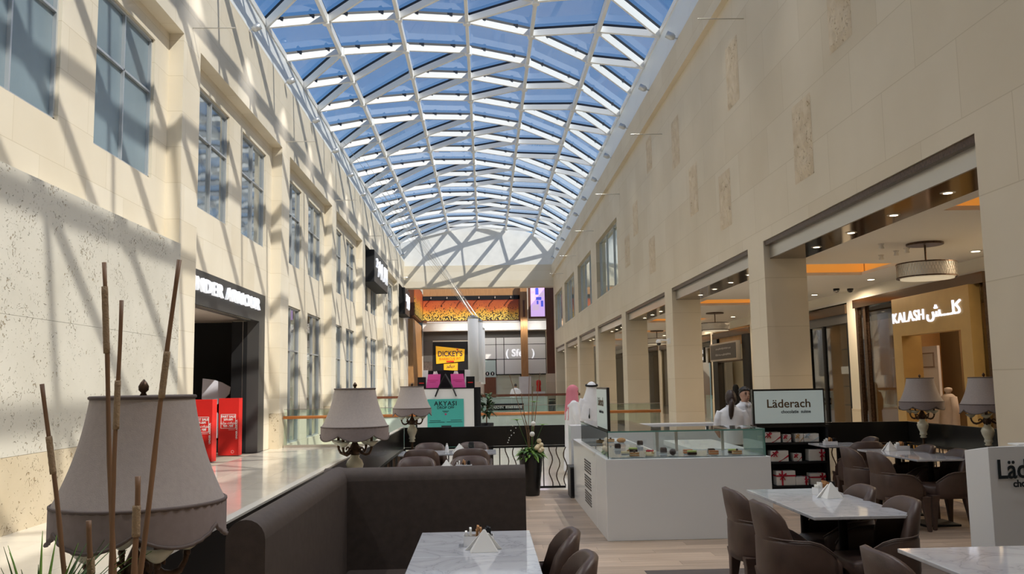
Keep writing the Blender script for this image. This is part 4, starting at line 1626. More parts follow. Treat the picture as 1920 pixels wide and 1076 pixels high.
# far person, sign strip, planters by the far rail are added with the people
ss = B('sign_strip', BLACKM, None, -.95, .95, -.02, .02, 0, .34, loc=(1.0, YFAR+.121, .28))
tag(ss, 'black strip with small white lettering on the far glass balustrade', 'sign')
text('LE JARDIN', .17, (-.88, -.025, .10), FRONT, WPRINT, ss, 'print', .002, .002, fit=.78)
m = MB()
random.seed(9)
x = .02
while x < .84:
    w = .03+random.random()*.05
    m.box(x, x+w, -.028, -.021, .10, .20+random.random()*.04)
    x += w+.025
m.build('small_print', WPRINT, ss)
lp = B('pale_backing', WHITE_METAL, None, -2.4, 2.2, 0, .18, 0, .90, loc=(1.0, YFAR+.55, 0))  # pale slab added in place of the bright lit band there
tag(lp, 'low pale parapet added for the bright lit band behind the far glass balustrade', 'backing')
B('coping', PLASTER, lp, -2.42, 2.22, -.02, .20, .90, .93)
tb = MB().lathe([(.17, 0), (.18, .02), (.18, .78), (.16, .82)], 16).build('litter_bin', BLACKM, None, True, loc=(3.45, YFAR+.75, 0))
tag(tb, 'black cylindrical bin at the right end of the far balustrade', 'bin')
MB().lathe([(.185, .70), (.185, .74)], 16).build('band', STEEL, tb)
rd = thing('red_dispenser', (4.35, 71.8, 0), 0, 'small red dispenser on a counter at the far end', 'dispenser')
B('counter', PLASTER, rd, -.5, .5, -.3, .3, 0, .95)
MB().lathe([(.18, .95), (.2, 1.0), (.16, 1.4), (.2, 1.5), (.19, 1.8), (.08, 1.9)], 14).build('dispenser_body', RED, rd, True)

# ================================================================== CAFE RAILINGS
def railing(name, p, q, label, wavy=True, ztop=1.0, cap=None):
    p = Vector((p[0], p[1], 0))
    q = Vector((q[0], q[1], 0))
    L = (q-p).length
    a = math.atan2(q.y-p.y, q.x-p.x)
    r = thing(name, p, a, label, 'railing')
    B('panel', BLACK, r, 0, L, -.025, .025, .70, ztop, bevel=.004)
    if cap:
        B('cap', cap, r, 0, L, -.028, .028, ztop, ztop+.012)
    B('mid_rail', BLACKIRON, r, 0, L, -.02, .02, .665, .695)
    B('bottom_rail', BLACKIRON, r, 0, L, -.02, .02, .05, .08)
    n = int(L/.11)
    for k in range(n+1):
        x = L*k/n
        if k % 12 == 0:
            B('post', BLACKIRON, r, x-.015, x+.015, -.02, .02, 0, .68)
        elif wavy and k % 6 in (2, 3, 4):
            pts = [(x+.028*math.sin(3.2*PI*(z/.6)+k), 0, .08+z) for z in [.585*i/12 for i in range(13)]]
            MB().tube(pts, .009, 5).build('wavy_bar', BRONZE, r, True)
        else:
            MB().tube([(x, 0, .08), (x, 0, .665)], .009, 5).build('bar', BLACKIRON, r)
    return r


CAPM = mat('pale_rail_cap', (.62, .60, .55), .2)
railing('cafe_railing', (-1.25, 13.60), (1.21, 13.60), 'black panelled railing behind the far left cafe table')
railing('cafe_railing', (-1.28, 1.4), (-1.28, 13.62), 'long black railing with pale cap between cafe and bright walkway', cap=CAPM)
railing('cafe_railing', (4.75, 12.85), (6.2, 12.78), 'black railing behind the gift shelf and lamp on the arcade side')
railing('cafe_railing', (6.2, 12.74), (6.25, 8.4), 'black railing running along the arcade walkway behind two lamps')

# ================================================================== CHAIR
LIGHTLEATHER = LEATHER


def superell(t, a, b, n=2.6):
    c, s = math.cos(t), math.sin(t)
    return (a*math.copysign(abs(c)**(2/n), c), b*math.copysign(abs(s)**(2/n), s))


def make_chair():
    t = thing('dining_chair', (0, 0, 0), 0, '', 'chair')
    # tub: U wall open to the front (+x)
    N = 26
    outer, inner = [], []
    for k in range(N+1):
        th = math.radians(52)+math.radians(256)*k/N
        x, y = superell(th, .26, .275)
        outer.append((x-.02, y))
        x2, y2 = superell(th, .215, .23)
        inner.append((x2-.02, y2))
    m = MB()
    rs = []
    for k in range(N+1):
        (xo, yo), (xi, yi) = outer[k], inner[k]
        u = abs(k/N-.5)*2           # 0 back, 1 front of arm
        zt = .60+.030*(1-u)-(.10*max(0, u-.72)/.28)
        zb = .33
        rs.append([(xo*.96, yo*.96, zb), (xo, yo, zb+.06), (xo*1.0, yo, zt-.03), ((xo*.7+xi*.3), (yo*.7+yi*.3), zt), ((xo*.3+xi*.7), (yo*.3+yi*.7), zt), (xi, yi, zt-.03), (xi, yi, zb)])
    m.rings(rs)
    m.build('tub', LEATHER, t, True)
    # piping on the outer seam
    MB().tube([(o[0]*.985, o[1]*.985, .602+.030*(1-abs(k/N-.5)*2)-(.10*max(0, abs(k/N-.5)*2-.72)/.28)) for k, o in enumerate(outer)], .0055, 6).build('piping', mat('light_piping', (.12, .085, .07), .5), t, True)
    # rounded back rest
    m = MB()
    M_ = 20
    rs = []
    for k in range(M_+1):
        u = -1+2*k/M_
        th = PI+u*math.radians(72)
        top = .62+.222*(1-abs(u)**3.2)**.5
        xo, yo = superell(th, .250, .258)
        xi, yi = superell(th, .200, .20)
        lean = -.045*(top-.55)/.3
        rs.append([(xo-.02, yo, .56), (xo-.02+lean*.6, yo, (top+.56)/2), (xo-.02+lean, yo*.97, top-.012), ((xo+xi)/2-.02+lean, (yo+yi)/2*.97, top),
                   (xi-.02+lean, yi*.97, top-.012), (xi-.02+lean*.6, yi, (top+.56)/2), (xi-.02, yi, .48)])
    m.rings(rs)
    m.build('backrest', LIGHTLEATHER, t, True)
    # seat cushion
    m = MB()
    ring = lambda s, z: [(-.0+superell(2*PI*k/24, .225*s, .225*s, 4)[0]+.005, superell(2*PI*k/24, .225*s, .225*s, 4)[1], z) for k in range(24)]
    m.rings([ring(.94, .335), ring(1, .36), ring(1, .44), ring(.93, .465), ring(.5, .475)])
    m.build('seat', LEATHER, t, True)
    for sx, sy in ((1, 1), (1, -1), (-1, 1), (-1, -1)):
        x, y = .185*sx-.01, .20*sy
        m = MB()
        w = [(x, y, .37, .05), (x, y, .30, .040), (x+.012*sx, y+.012*sy, .15, .028), (x+.022*sx, y+.022*sy, 0, .019)]
        m.rings([[(cx-r, cy-r, z), (cx+r, cy-r, z), (cx+r, cy+r, z), (cx-r, cy+r, z)] for cx, cy, z, r in w])
        m.build('leg', LEATHER, t, bevel=.008)
    return t


chair = make_chair()
cu = []
CH = [
    # x, y, facing angle (0 = +x), label
    (.20, 4.95, PI, 'brown armchair on the aisle side of the nearest centre table, farther seat'),
    (.21, 4.27, PI, 'brown armchair on the aisle side of the nearest centre table, nearer seat'),
    (2.10, 6.66, 0, 'brown armchair at the table before the display counter, aisle side, farther seat'),
    (2.09, 5.93, 0, 'brown armchair at the table before the display counter, aisle side, nearer seat'),
    (2.60, 6.66, PI, 'brown armchair at the table before the display counter, arcade side, farther seat'),
    (2.58, 5.95, PI, 'brown armchair at the table before the display counter, arcade side, nearer seat'),
    (4.50, 10.30, 0, 'brown armchair at the lamp-side table near the gift shelf, farther seat'),
    (4.52, 9.62, 0, 'brown armchair at the lamp-side table near the gift shelf, nearer seat'),
    (5.00, 10.40, PI, 'brown armchair on the arcade side of the lamp-side table, farther seat'),
    (5.02, 9.72, PI, 'brown armchair on the arcade side of the lamp-side table, nearer seat beside the white stand'),
    (2.12, 4.22, 0, 'brown armchair cut by the bottom edge, at the marble table in the near corner'),
    (-.79, 12.20, -PI/2, 'brown armchair behind the far left table facing the camera, beside the lamp'),
    (-.19, 12.20, -PI/2, 'brown armchair behind the far left table facing the camera, beside the planter'),
    (-.83, 11.52, PI/2, 'brown armchair with its back to the camera at the far left table, lamp side'),
    (-.20, 11.50, PI/2, 'brown armchair with its back to the camera at the far left table, planter side'),
    (-.79, 9.82, -PI/2, 'brown armchair just behind the sofa back, lamp side'),
    (-.19, 9.80, -PI/2, 'brown armchair just behind the sofa back, planter side'),
    (5.02, 11.95, PI, 'brown armchair at the small table beside the gift shelf, arcade side'),
    (4.86, 11.40, PI/2, 'brown armchair with its back to the camera at the small table beside the gift shelf'),
]
for x, y, a, lab in CH:
    place(chair, cu, (x, y, 0), a, lab, 'brown leather cafe chairs')


# ================================================================== TABLES
def table(x0, x1, y0, y1, label, splits=1, along='y'):
    cx, cy = (x0+x1)/2, (y0+y1)/2
    t = thing('marble_table', (cx, cy, 0), 0, label, 'table', 'white marble cafe tables')
    hx, hy = (x1-x0)/2, (y1-y0)/2
    for k in range(splits):
        if along == 'y':
            a, b = -hy+2*hy*k/splits, -hy+2*hy*(k+1)/splits
            bx = (-hx, hx, a+.001, b-.001)
        else:
            a, b = -hx+2*hx*k/splits, -hx+2*hx*(k+1)/splits
            bx = (a+.001, b-.001, -hy, hy)
        B('tabletop', MARBLE, t, *bx, .728, .75, bevel=.004)
        mx_, my_ = (bx[0]+bx[1])/2, (bx[2]+bx[3])/2
        MB().lathe([(.03, .03), (.03, .70), (.09, .715)], 12, (mx_, my_, 0)).build('pedestal', BLACKIRON, t, True)
        B('top_plate', BLACKIRON, t, mx_-.17, mx_+.17, my_-.17, my_+.17, .712, .728)
        B('base_plate', BLACKIRON, t, mx_-.20, mx_+.20, my_-.20, my_+.20, 0, .025, bevel=.006)
    return t


table(-.40, .26, 3.95, 5.50, 'white marble table in front of the charcoal corner sofa', 2)
table(2.13, 2.80, 5.76, 7.25, 'white marble table just in front of the white display counter', 2)
table(4.68, 5.36, 9.50, 11.05, 'white marble table on the arcade side, in front of two floor lamps', 2)
table(2.16, 2.98, 3.3, 4.67, 'white marble table cut off by the lower corner near the white stand', 2)
table(-1.15, .13, 11.55, 12.20, 'white marble table far left, in front of the black railing and planter', 2, 'x')
table(-1.10, .10, 8.95, 9.55, 'white marble table hidden behind the sofa back', 2, 'x')
table(4.50, 5.10, 11.62, 12.25, 'small white marble table just beside the gift shelf', 1)


# napkin holders and sugar sachets
def napkin(loc, rz, label):
    t = thing('napkin_fold', loc, rz, label, 'napkin', 'folded paper napkins')
    m = MB()
    m.hexa([(-.075, -.05, 0), (.075, -.05, 0), (.075, .03, 0), (-.075, .03, 0), (-.004, -.005, .115), (.008, -.005, .115), (.008, 0, .115), (-.004, 0, .115)])
    m.build('front_fold', PAPER, t, bevel=.006)
    m = MB()
    m.extr([(-.10, .035, .002), (.10, .035, .002), (.03, .012, .09), (-.01, .012, .10)], (0, .012, 0))
    m.build('rear_fold', PAPER, t)
    return t


def caddy(loc, rz, label):
    t = thing('sachet_caddy', loc, rz, label, 'caddy', 'white sachet caddies')
    m = MB()
    for bx in ((-.085, .085, -.045, -.04), (-.085, .085, .04, .045), (-.085, -.08, -.04, .04), (.08, .085, -.04, .04)):
        m.box(*bx, 0, .055)
    m.box(-.085, .085, -.045, .045, 0, .004)
    m.build('holder', PLATE, t)
    for k, (mm_, xx) in enumerate(((PAPER, -.06), (PAPER, -.045), (SPONGE, -.015), (SPONGE, .0), (SPONGE, .012), (BLACKM, .04), (BLACKM, .052), (BLACKM, .062))):
        o = MB().box(xx-.006, xx+.006, -.03, .03, .005, .085+.01*(k % 3)).build('sachet', mm_, t)
        o.rotation_euler = (0, .12*((k % 3)-1), 0)
    return t


for (x, y, rz, w) in ((-.02, 4.86, .05, 'on the table by the sofa'), (2.60, 6.66, .3, 'on the table before the display counter'), (4.95, 10.72, .4, 'on the lamp-side table'), (-.36, 11.80, 0, 'on the far left table'), (-.42, 9.3, 0, 'on the table behind the sofa')):
    napkin((x, y, .75), rz, 'white paper napkin folded into a tent '+w)
for (x, y, rz, w) in ((-.05, 5.04, .05, 'on the table by the sofa'), (2.63, 6.85, .2, 'on the table before the display counter'), (5.12, 10.78, .1, 'on the lamp-side table'), (-.24, 9.38, 0, 'on the table behind the sofa'), (4.62, 11.76, .0, 'on the small table by the gift shelf')):
    caddy((x, y, .75), rz, 'white caddy of sugar sachets '+w)
jr = thing('sugar_jar', (-.20, 11.85, .75), 0, 'glass jar with dark sachets on the far left table', 'jar')
MB().lathe([(.045, 0), (.05, .01), (.055, .09), (.05, .1)], 14).build('glass_body', CLEAR, jr, True)
MB().lathe([(.035, .01), (.04, .10), (.03, .13)], 10).build('sachets', BLACKM, jr)
pm = thing('white_shaker', (-.52, 11.74, .75), 0, 'small white shaker beside the napkin on the far left table', 'shaker')
MB().lathe([(.025, 0), (.03, .01), (.02, .08), (.012, .11)], 12).build('body', PLATE, pm, True)
MB().lathe([(.014, .108), (.012, .122), (.004, .128)], 10).build('cap', STEEL, pm, True)

# ================================================================== CORNER SOFA
sf = thing('corner_sofa', (-.4, 5.0, 0), 0, 'charcoal brown upholstered corner sofa with rounded back top', 'sofa')
SX, SY = -.4, 5.0


def round_back(prof_w, h, n=10):
    pts = [(0, .12), (0, h-prof_w/2)]
    for k in range(n+1):
        a = PI-PI*k/n
        pts.append((prof_w/2+prof_w/2*math.cos(a), h-prof_w/2+prof_w/2*math.sin(a)))
    pts += [(prof_w, h-prof_w/2), (prof_w, .12)]
    return pts


pr = round_back(.165, 1.10)
MB().rings([[(-1.095+a-SX, y-SY, z) for a, z in pr] for y in (3.78, 4.9, 6.13)]).build('side_back', FABRIC, sf, True)
m = MB().rings([[(x-SX, 6.12-a-SY, z) for a, z in pr] for x in (-1.09, -.4, .26)])
m.build('rear_back', FABRIC, sf, True)
for o in sf.children:
    es = o.modifiers.new('edge', 'EDGE_SPLIT')
    es.split_angle = math.radians(50)
B('seat_cushion', FABRIC, sf, -.93-SX, .25-SX, 5.46-SY, 5.955-SY, .30, .45, bevel=.03)
B('seat_cushion', FABRIC, sf, -.93-SX, -.48-SX, 3.80-SY, 5.45-SY, .30, .45, bevel=.03)
B('seat_base', FABRIC, sf, -.93-SX, .25-SX, 5.50-SY, 5.96-SY, .08, .30)
B('seat_base', FABRIC, sf, -.93-SX, -.52-SX, 3.82-SY, 5.5-SY, .08, .30)
for x, y in ((-1.0, 3.9), (-1.0, 6.0), (.18, 6.0), (.18, 5.6), (-.6, 3.9)):
    B('foot', BLACKM, sf, x-SX-.03, x-SX+.03, y-SY-.03, y-SY+.03, 0, .12)

# ================================================================== FLOOR LAMPS


def make_lamp():
    t = thing('floor_lamp', (0, 0, 0), 0, '', 'floor lamp', 'taupe scalloped floor lamps')
    MB().lathe([(.105, 0), (.11, .02), (.10, .045), (.05, .06), (.03, .10), (.022, .14)], 24).build('base', BRONZE, t, True)
    MB().lathe([(.016, .13), (.016, .40), (.024, .41), (.024, .44), (.016, .45), (.016, .80), (.022, .82)], 14).build('pole', BRONZE, t, True)
    MB().lathe([(.035, .81), (.045, .82), (.03, .84), (.05, .855), (.045, .875), (.042, .89), (.066, .945), (.076, .985), (.062, 1.02), (.036, 1.045), (.042, 1.06), (.03, 1.066)], 22).build('onyx_vase', ONYX, t, True)
    m = MB().lathe([(.03, 1.06), (.045, 1.08), (.052, 1.11), (.035, 1.145), (.02, 1.175), (.012, 1.21), (.012, 1.63)], 16)
    m.build('hub', BRONZE, t, True)
    for k in range(4):
        a = PI/4*0+math.radians(12)+k*PI/2
        ca, sa = math.cos(a), math.sin(a)
        prof = [(.03, 1.185), (.06, 1.19), (.075, 1.165), (.06, 1.15), (.05, 1.165)]
        P = []
        for q in range(15):
            u = q/14
            ang = math.radians(150+230*u)
            P.append((.105+.058*math.cos(ang)*(1+.35*u)*1.0, 1.165+.045*math.sin(ang)*(1+.2*u)))
        P = [(.035, 1.112), (.060, 1.098), (.085, 1.078), (.115, 1.070), (.145, 1.079), (.165, 1.107), (.170, 1.138)]
        arm = MB()
        arm.tube([(r*ca, r*sa, z) for r, z in P], [.012, .011, .012, .013, .012, .010, .012], 8)
        # scroll curl at the inner end
        curl = [(.075+.028*(1-q/11*.6)*math.cos(math.radians(-80-300*q/11)), 1.108+.028*(1-q/11*.6)*math.sin(math.radians(-80-300*q/11))) for q in range(12)]
        arm.tube([(r*ca, r*sa, z) for r, z in curl], .008, 6)
        arm.ball((.17*ca, .17*sa, 1.132), .014, n=8, m=6)
        ao = arm.build('arm', BRONZE, t, True)
        MB().lathe([(.012, 1.140), (.026, 1.148), (.050, 1.170), (.060, 1.186), (.054, 1.186), (.022, 1.155)], 18, (.17*ca, .17*sa, 0)).build('glass_cup', CUPGLASS, ao, True)
        MB().lathe([(.012, 1.152), (.012, 1.26)], 10, (.17*ca, .17*sa, 0)).build('candle_sleeve', BRONZE, ao)
    # scalloped bell shade
    n = 96
    sh = MB()
    RB, RT = .282, .172
    prof = []
    for q in range(13):
        u = q/12
        prof.append((RT+(RB-RT)*(u*.45+.55*u**2.2), 1.628-.323*u))
    sh.rings([[(r*math.cos(2*PI*k/n), r*math.sin(2*PI*k/n), z) for k in range(n)] for r, z in prof], caps=False)
    shade = sh.build('shade', SHADE, t, True)
    sk = MB()
    rows = []
    NS = 6
    for q in range(4):
        u = q/3
        row = []
        for k in range(n):
            a = 2*PI*k/n
            drop = .062+.050*abs(math.cos(a*NS/2+.6))**.7
            rr = RB+.004+(.0025 if k % 2 else -.0025)
            row.append((rr*math.cos(a), rr*math.sin(a), 1.305-drop*u))
        rows.append(row)
    sk.rings(rows, caps=False)
    sk.build('skirt', SHADE_D, shade, True)
    PIPE = mat('dark_taupe_piping', (.13, .10, .09), .7)
    MB().tube([(p[0]*1.008, p[1]*1.008, p[2]) for p in rows[-1]]+[(rows[-1][0][0]*1.008, rows[-1][0][1]*1.008, rows[-1][0][2])], .006, 6).build('hem_piping', PIPE, shade, True)
    MB().tube([((RB+.003)*math.cos(2*PI*k/48), (RB+.003)*math.sin(2*PI*k/48), 1.305) for k in range(49)], .006, 6).build('waist_piping', PIPE, shade, True)
    MB().tube([((RT+.002)*math.cos(2*PI*k/48), (RT+.002)*math.sin(2*PI*k/48), 1.626) for k in range(49)], .006, 6).build('rim_piping', PIPE, shade, True)
    MB().lathe([(.008, 1.625), (.014, 1.63), (.008, 1.64), (.017, 1.648), (.018, 1.66), (.011, 1.672), (.002, 1.682)], 12).build('finial', BRONZE, t, True)
    sp_ = MB()
    for k in range(3):
        a = 2*PI*k/3
        sp_.tube([(0, 0, 1.62), (RT*math.cos(a), RT*math.sin(a), 1.62)], .003, 5)
    sp_.build('shade_carrier', BRONZE, t)
    return t


lamp = make_lamp()
lu = []
for x, y, rz, lab in ((-1.075, 2.80, .5, 'large near floor lamp with taupe scalloped shade behind the bamboo canes'), (-1.125, 7.62, .9, 'taupe scalloped floor lamp just behind the sofa corner'),
                      (-1.10, 13.2, .3, 'taupe scalloped floor lamp beside the teal poster kiosk'), (6.02, 12.0, .4, 'taupe scalloped floor lamp on the arcade side in front of the mannequin'),
                      (6.03, 10.45, .8, 'taupe scalloped floor lamp on the arcade side partly hidden by the stone pillar')):
    lo_ = place(lamp, lu, (x, y, 0), rz, lab)
    lo_.scale = (.885, .885, 1) if y < 3 else (1, 1, 1)

# ================================================================== BAMBOO CANES IN THE CORNER
pt = thing('cane_arrangement', (-.985, 2.12, 0), 0, 'tall pot of bamboo canes and spiky grass in front of the near lamp', 'plant')
OX, OY = -.985, 2.12
MB().lathe([(.10, 0), (.14, .3), (.15, .8), (.13, 1.09), (.115, 1.09), (.11, 1.03)], 20).build('pot', BLACK, pt, True)
for (pa, pb, yy, r0, wraps) in (((80, 720), (122, 1076), 2.10, .0048, ((.28, .48),)), ((195, 492), (213, 1076), 2.16, .0050, ((.08, .30),)), ((227, 563), (207, 1076), 2.06, .0046, ((.30, .48),)),
                                ((335, 487), (262, 1076), 2.12, .0052, ((.30, .45),)), ((258, 893), (253, 1076), 2.04, .0060, ((.30, .62),)), ((167, 976), (171, 1076), 2.18, .0062, ((.70, 1.0),))):
    a = at(pa[0], pa[1], Y=yy)
    b = at(pb[0], pb[1], Y=yy)
    d = (b-a)
    e_ = b+d.normalized()*.22
    m = MB()
    N = 16
    pts = []
    rad = []
    for q in range(N+1):
        u = q/N
        w = .0016*math.sin(u*9+pa[0])
        pts.append(Vector((a.x+(e_.x-a.x)*u+w-OX, a.y+(e_.y-a.y)*u-OY, a.z+(e_.z-a.z)*u)))
        rad.append(r0*(1+.35*u)*(1.12 if q % 4 == 0 else 1))
    m.tube(pts, rad, 8)
    cane = m.build('cane', BAMBOO, pt, True)
    for w0, w1 in wraps:
        s0 = a+d*w0
        s1 = a+d*w1
        mm_ = MB()
        mm_.tube([s0+(s1-s0)*q/10-Vector((OX, OY, 0)) for q in range(11)], [r0*(1.5+.08*(q % 2)) for q in range(11)], 9)
        mm_.build('raffia_wrap', TWINE, cane, True)
random.seed(11)
for k in range(64):
    a = random.random()*2*PI
    ln = .13+random.random()*.11
    out = .35+random.random()*.6
    bx, by = -.055+.02*math.cos(a), .02*math.sin(a)
    rs = []
    for q in range(6):
        u = q/5
        r = ln*u
        x = bx+math.cos(a)*r*out
        y = by+math.sin(a)*r*out
        z = 1.08+r*(1.1-.35*out*u)
        w = .0065*(1-u)+.0006
        rs.append([(x-math.sin(a)*w, y+math.cos(a)*w, z), (x, y, z-.002), (x+math.sin(a)*w, y-math.cos(a)*w, z)])
    MB().rings(rs, caps=False).build('grass_blade', LEAF if k % 3 else LEAF_L, pt, True)

# ================================================================== PLANTER BY THE RAILING
pl = thing('planter', (.66, 13.15, 0), 0, 'tall black textured vase with white and green flowers by the black railing', 'planter')
m = MB()
rows = []
random.seed(4)
for q in range(24):
    u = q/23
    r = .115+.07*u-.01*max(0, u-.85)/.15
    rows.append([((r+.006*random.random())*math.cos(2*PI*k/32), (r+.006*random.random())*math.sin(2*PI*k/32), .63*u) for k in range(32)])
rows.append([(.15*math.cos(2*PI*k/32), .15*math.sin(2*PI*k/32), .60) for k in range(32)])
m.rings(rows)
m.build('vase', BLACK, pl, True)


def leafshape(m, base, dirv, ln, w, droop=.3):
    base = Vector(base)
    d = Vector(dirv).normalized()
    sd = d.cross(Vector((0, 0, 1)))
    sd = sd.normalized() if sd.length > .01 else Vector((1, 0, 0))
    rs = []
    for q in range(5):
        u = q/4
        p = base+d*ln*u+Vector((0, 0, -droop*ln*u*u))
        ww = w*math.sin(PI*min(.96, .12+.86*u))
        rs.append([p-sd*ww, p+Vector((0, 0, .12*ww)), p+sd*ww])
    m.rings(rs, caps=False)


for k in range(90):
    a = random.random()*2*PI
    el = -.1+random.random()*1.3
    m = MB()
    leafshape(m, (.06*math.cos(a), .06*math.sin(a), .62), (math.cos(a)*math.cos(el), math.sin(a)*math.cos(el), math.sin(el)), .14+.09*random.random(), .042, .6)
    m.build('leaf', LEAF if k % 2 else LEAF_L, pl, True)
for k, (dx, dz, x2) in enumerate(((-.30, 1.78, -.06), (-.13, 1.50, -.05), (.0, 1.80, -.03), (.16, 1.80, .05), (-.10, 1.2, -.02), (.10, 1.3, .05), (.05, 1.6, .02))):
    MB().tube([(x2*.4, 0, .6), (x2, .01, .95), (dx, .02, dz)], .005, 5).build('thin_cane', BAMBOO, pl)
for (dx, dz, dy, r) in ((.04, 1.05, -.08, .036), (.02, .90, -.12, .038)):
    MB().ball((dx, dy, dz), r, n=12, m=8).build('white_pompom', PAPER, pl, True)
    MB().tube([(dx*.5, 0, .6), (dx, dy, dz)], .004, 5).build('stalk', LEAF, pl)
for k, (dx, dz) in enumerate(((.12, .80), (.15, .74), (.10, .72), (.16, .68), (.13, .66), (.08, .70))):
    MB().ball((dx, -.10-.01*k, dz), .036, n=10, m=7).build('cream_flower', CREAMC, pl, True)
for c0 in ((-.20, 1.10), (.06, 1.36), (.18, 1.02)):
    for k in range(9):
        a = 2*PI*k/9
        m = MB()
        leafshape(m, (c0[0], -.05, c0[1]), (math.cos(a), math.sin(a), .6), .115, .022, .4)
        m.build('green_floret', LEAF_L, pl, True)
    MB().tube([(0, 0, .6), (c0[0], -.05, c0[1])], .004, 5).build('stalk', LEAF, pl)
for k in range(9):
    MB().ball((-.34+.03*k*random.random(), -.06, .78+.035*k), .009, n=6, m=5).build('white_bud', PAPER, pl, True)

# ================================================================== WHITE DISPLAY COUNTER
ct = thing('display_counter', (1.25, 9.27, 0), 0, 'white pastry display counter with louvred side and glass case on top', 'counter')
B('front_body', CORIAN, ct, 0, 1.75, 0, .85, 0, .84, bevel=.006)
m = MB().box(0, .72, .85, 3.40, 0, .82)
m.build('side_body', CORIAN, ct, bevel=.006)
B('side_top', CORIAN_T, ct, -.01, .72, .85, 3.40, .82, .842)
B('right_body', CORIAN, ct, 1.15, 1.75, .85, 2.5, 0, .80)
B('right_top', CORIAN_T, ct, 1.12, 1.77, .85, 2.5, .80, .86)
B('back_bench', CORIAN, ct, .02, 2.4, 3.95, 4.35, 0, 1.0)
for g in range(3):
    for k in range(5):
        z = .16+.19*g+.032*k
        o = MB().hexa([(-.006, 1.35, z), (.0, 1.35, z), (.0, 2.0, z), (-.006, 2.0, z), (-.004, 1.35, z+.016), (.002, 1.35, z+.016), (.002, 2.0, z+.016), (-.004, 2.0, z+.016)]).build('vent_slat', GREYPANEL, ct)
# glass case
gc = thing('glass_case', (1.25, 9.27, .842), 0, 'clear glass showcase sitting on the white counter over the pastries', 'showcase')
B('tray', MARBLE, gc, .06, 1.70, .03, .80, .0, .012)
B('tray', MARBLE, gc, .06, .66, .80, 2.6, .0, .012)
B('front_pane', CLEAR, gc, .03, 1.70, .02, .028, 0, .275)
B('side_pane', CLEAR, gc, .03, .038, .03, 2.62, 0, .275)
B('right_pane', CLEAR, gc, 1.692, 1.70, .03, .80, 0, .275)
B('top_pane', CLEAR, gc, .03, 1.70, .02, .80, .275, .285)
B('top_pane', CLEAR, gc, .03, .66, .80, 2.62, .275, .285)
B('back_pane', CLEAR, gc, .66, 1.70, .792, .80, .02, .275)
GE = mat('green_glass_edge', (.10, .26, .22), .15)
GED = mat('dark_case_edge', (.02, .03, .03), .2)
B('glass_edge', GE, gc, .03, 1.70, .016, .021, .272, .287)
B('glass_edge', GED, gc, .026, .032, .02, 2.62, .272, .287)
B('glass_edge', GE, gc, 1.70, 1.706, .02, .80, .0, .287)
B('glass_edge', GED, gc, .026, .033, .014, .021, 0, .287)
for x in (.70, .92, 1.45):
    B('steel_post', STEEL, gc, x-.015, x+.015, .76, .79, .0, .275)
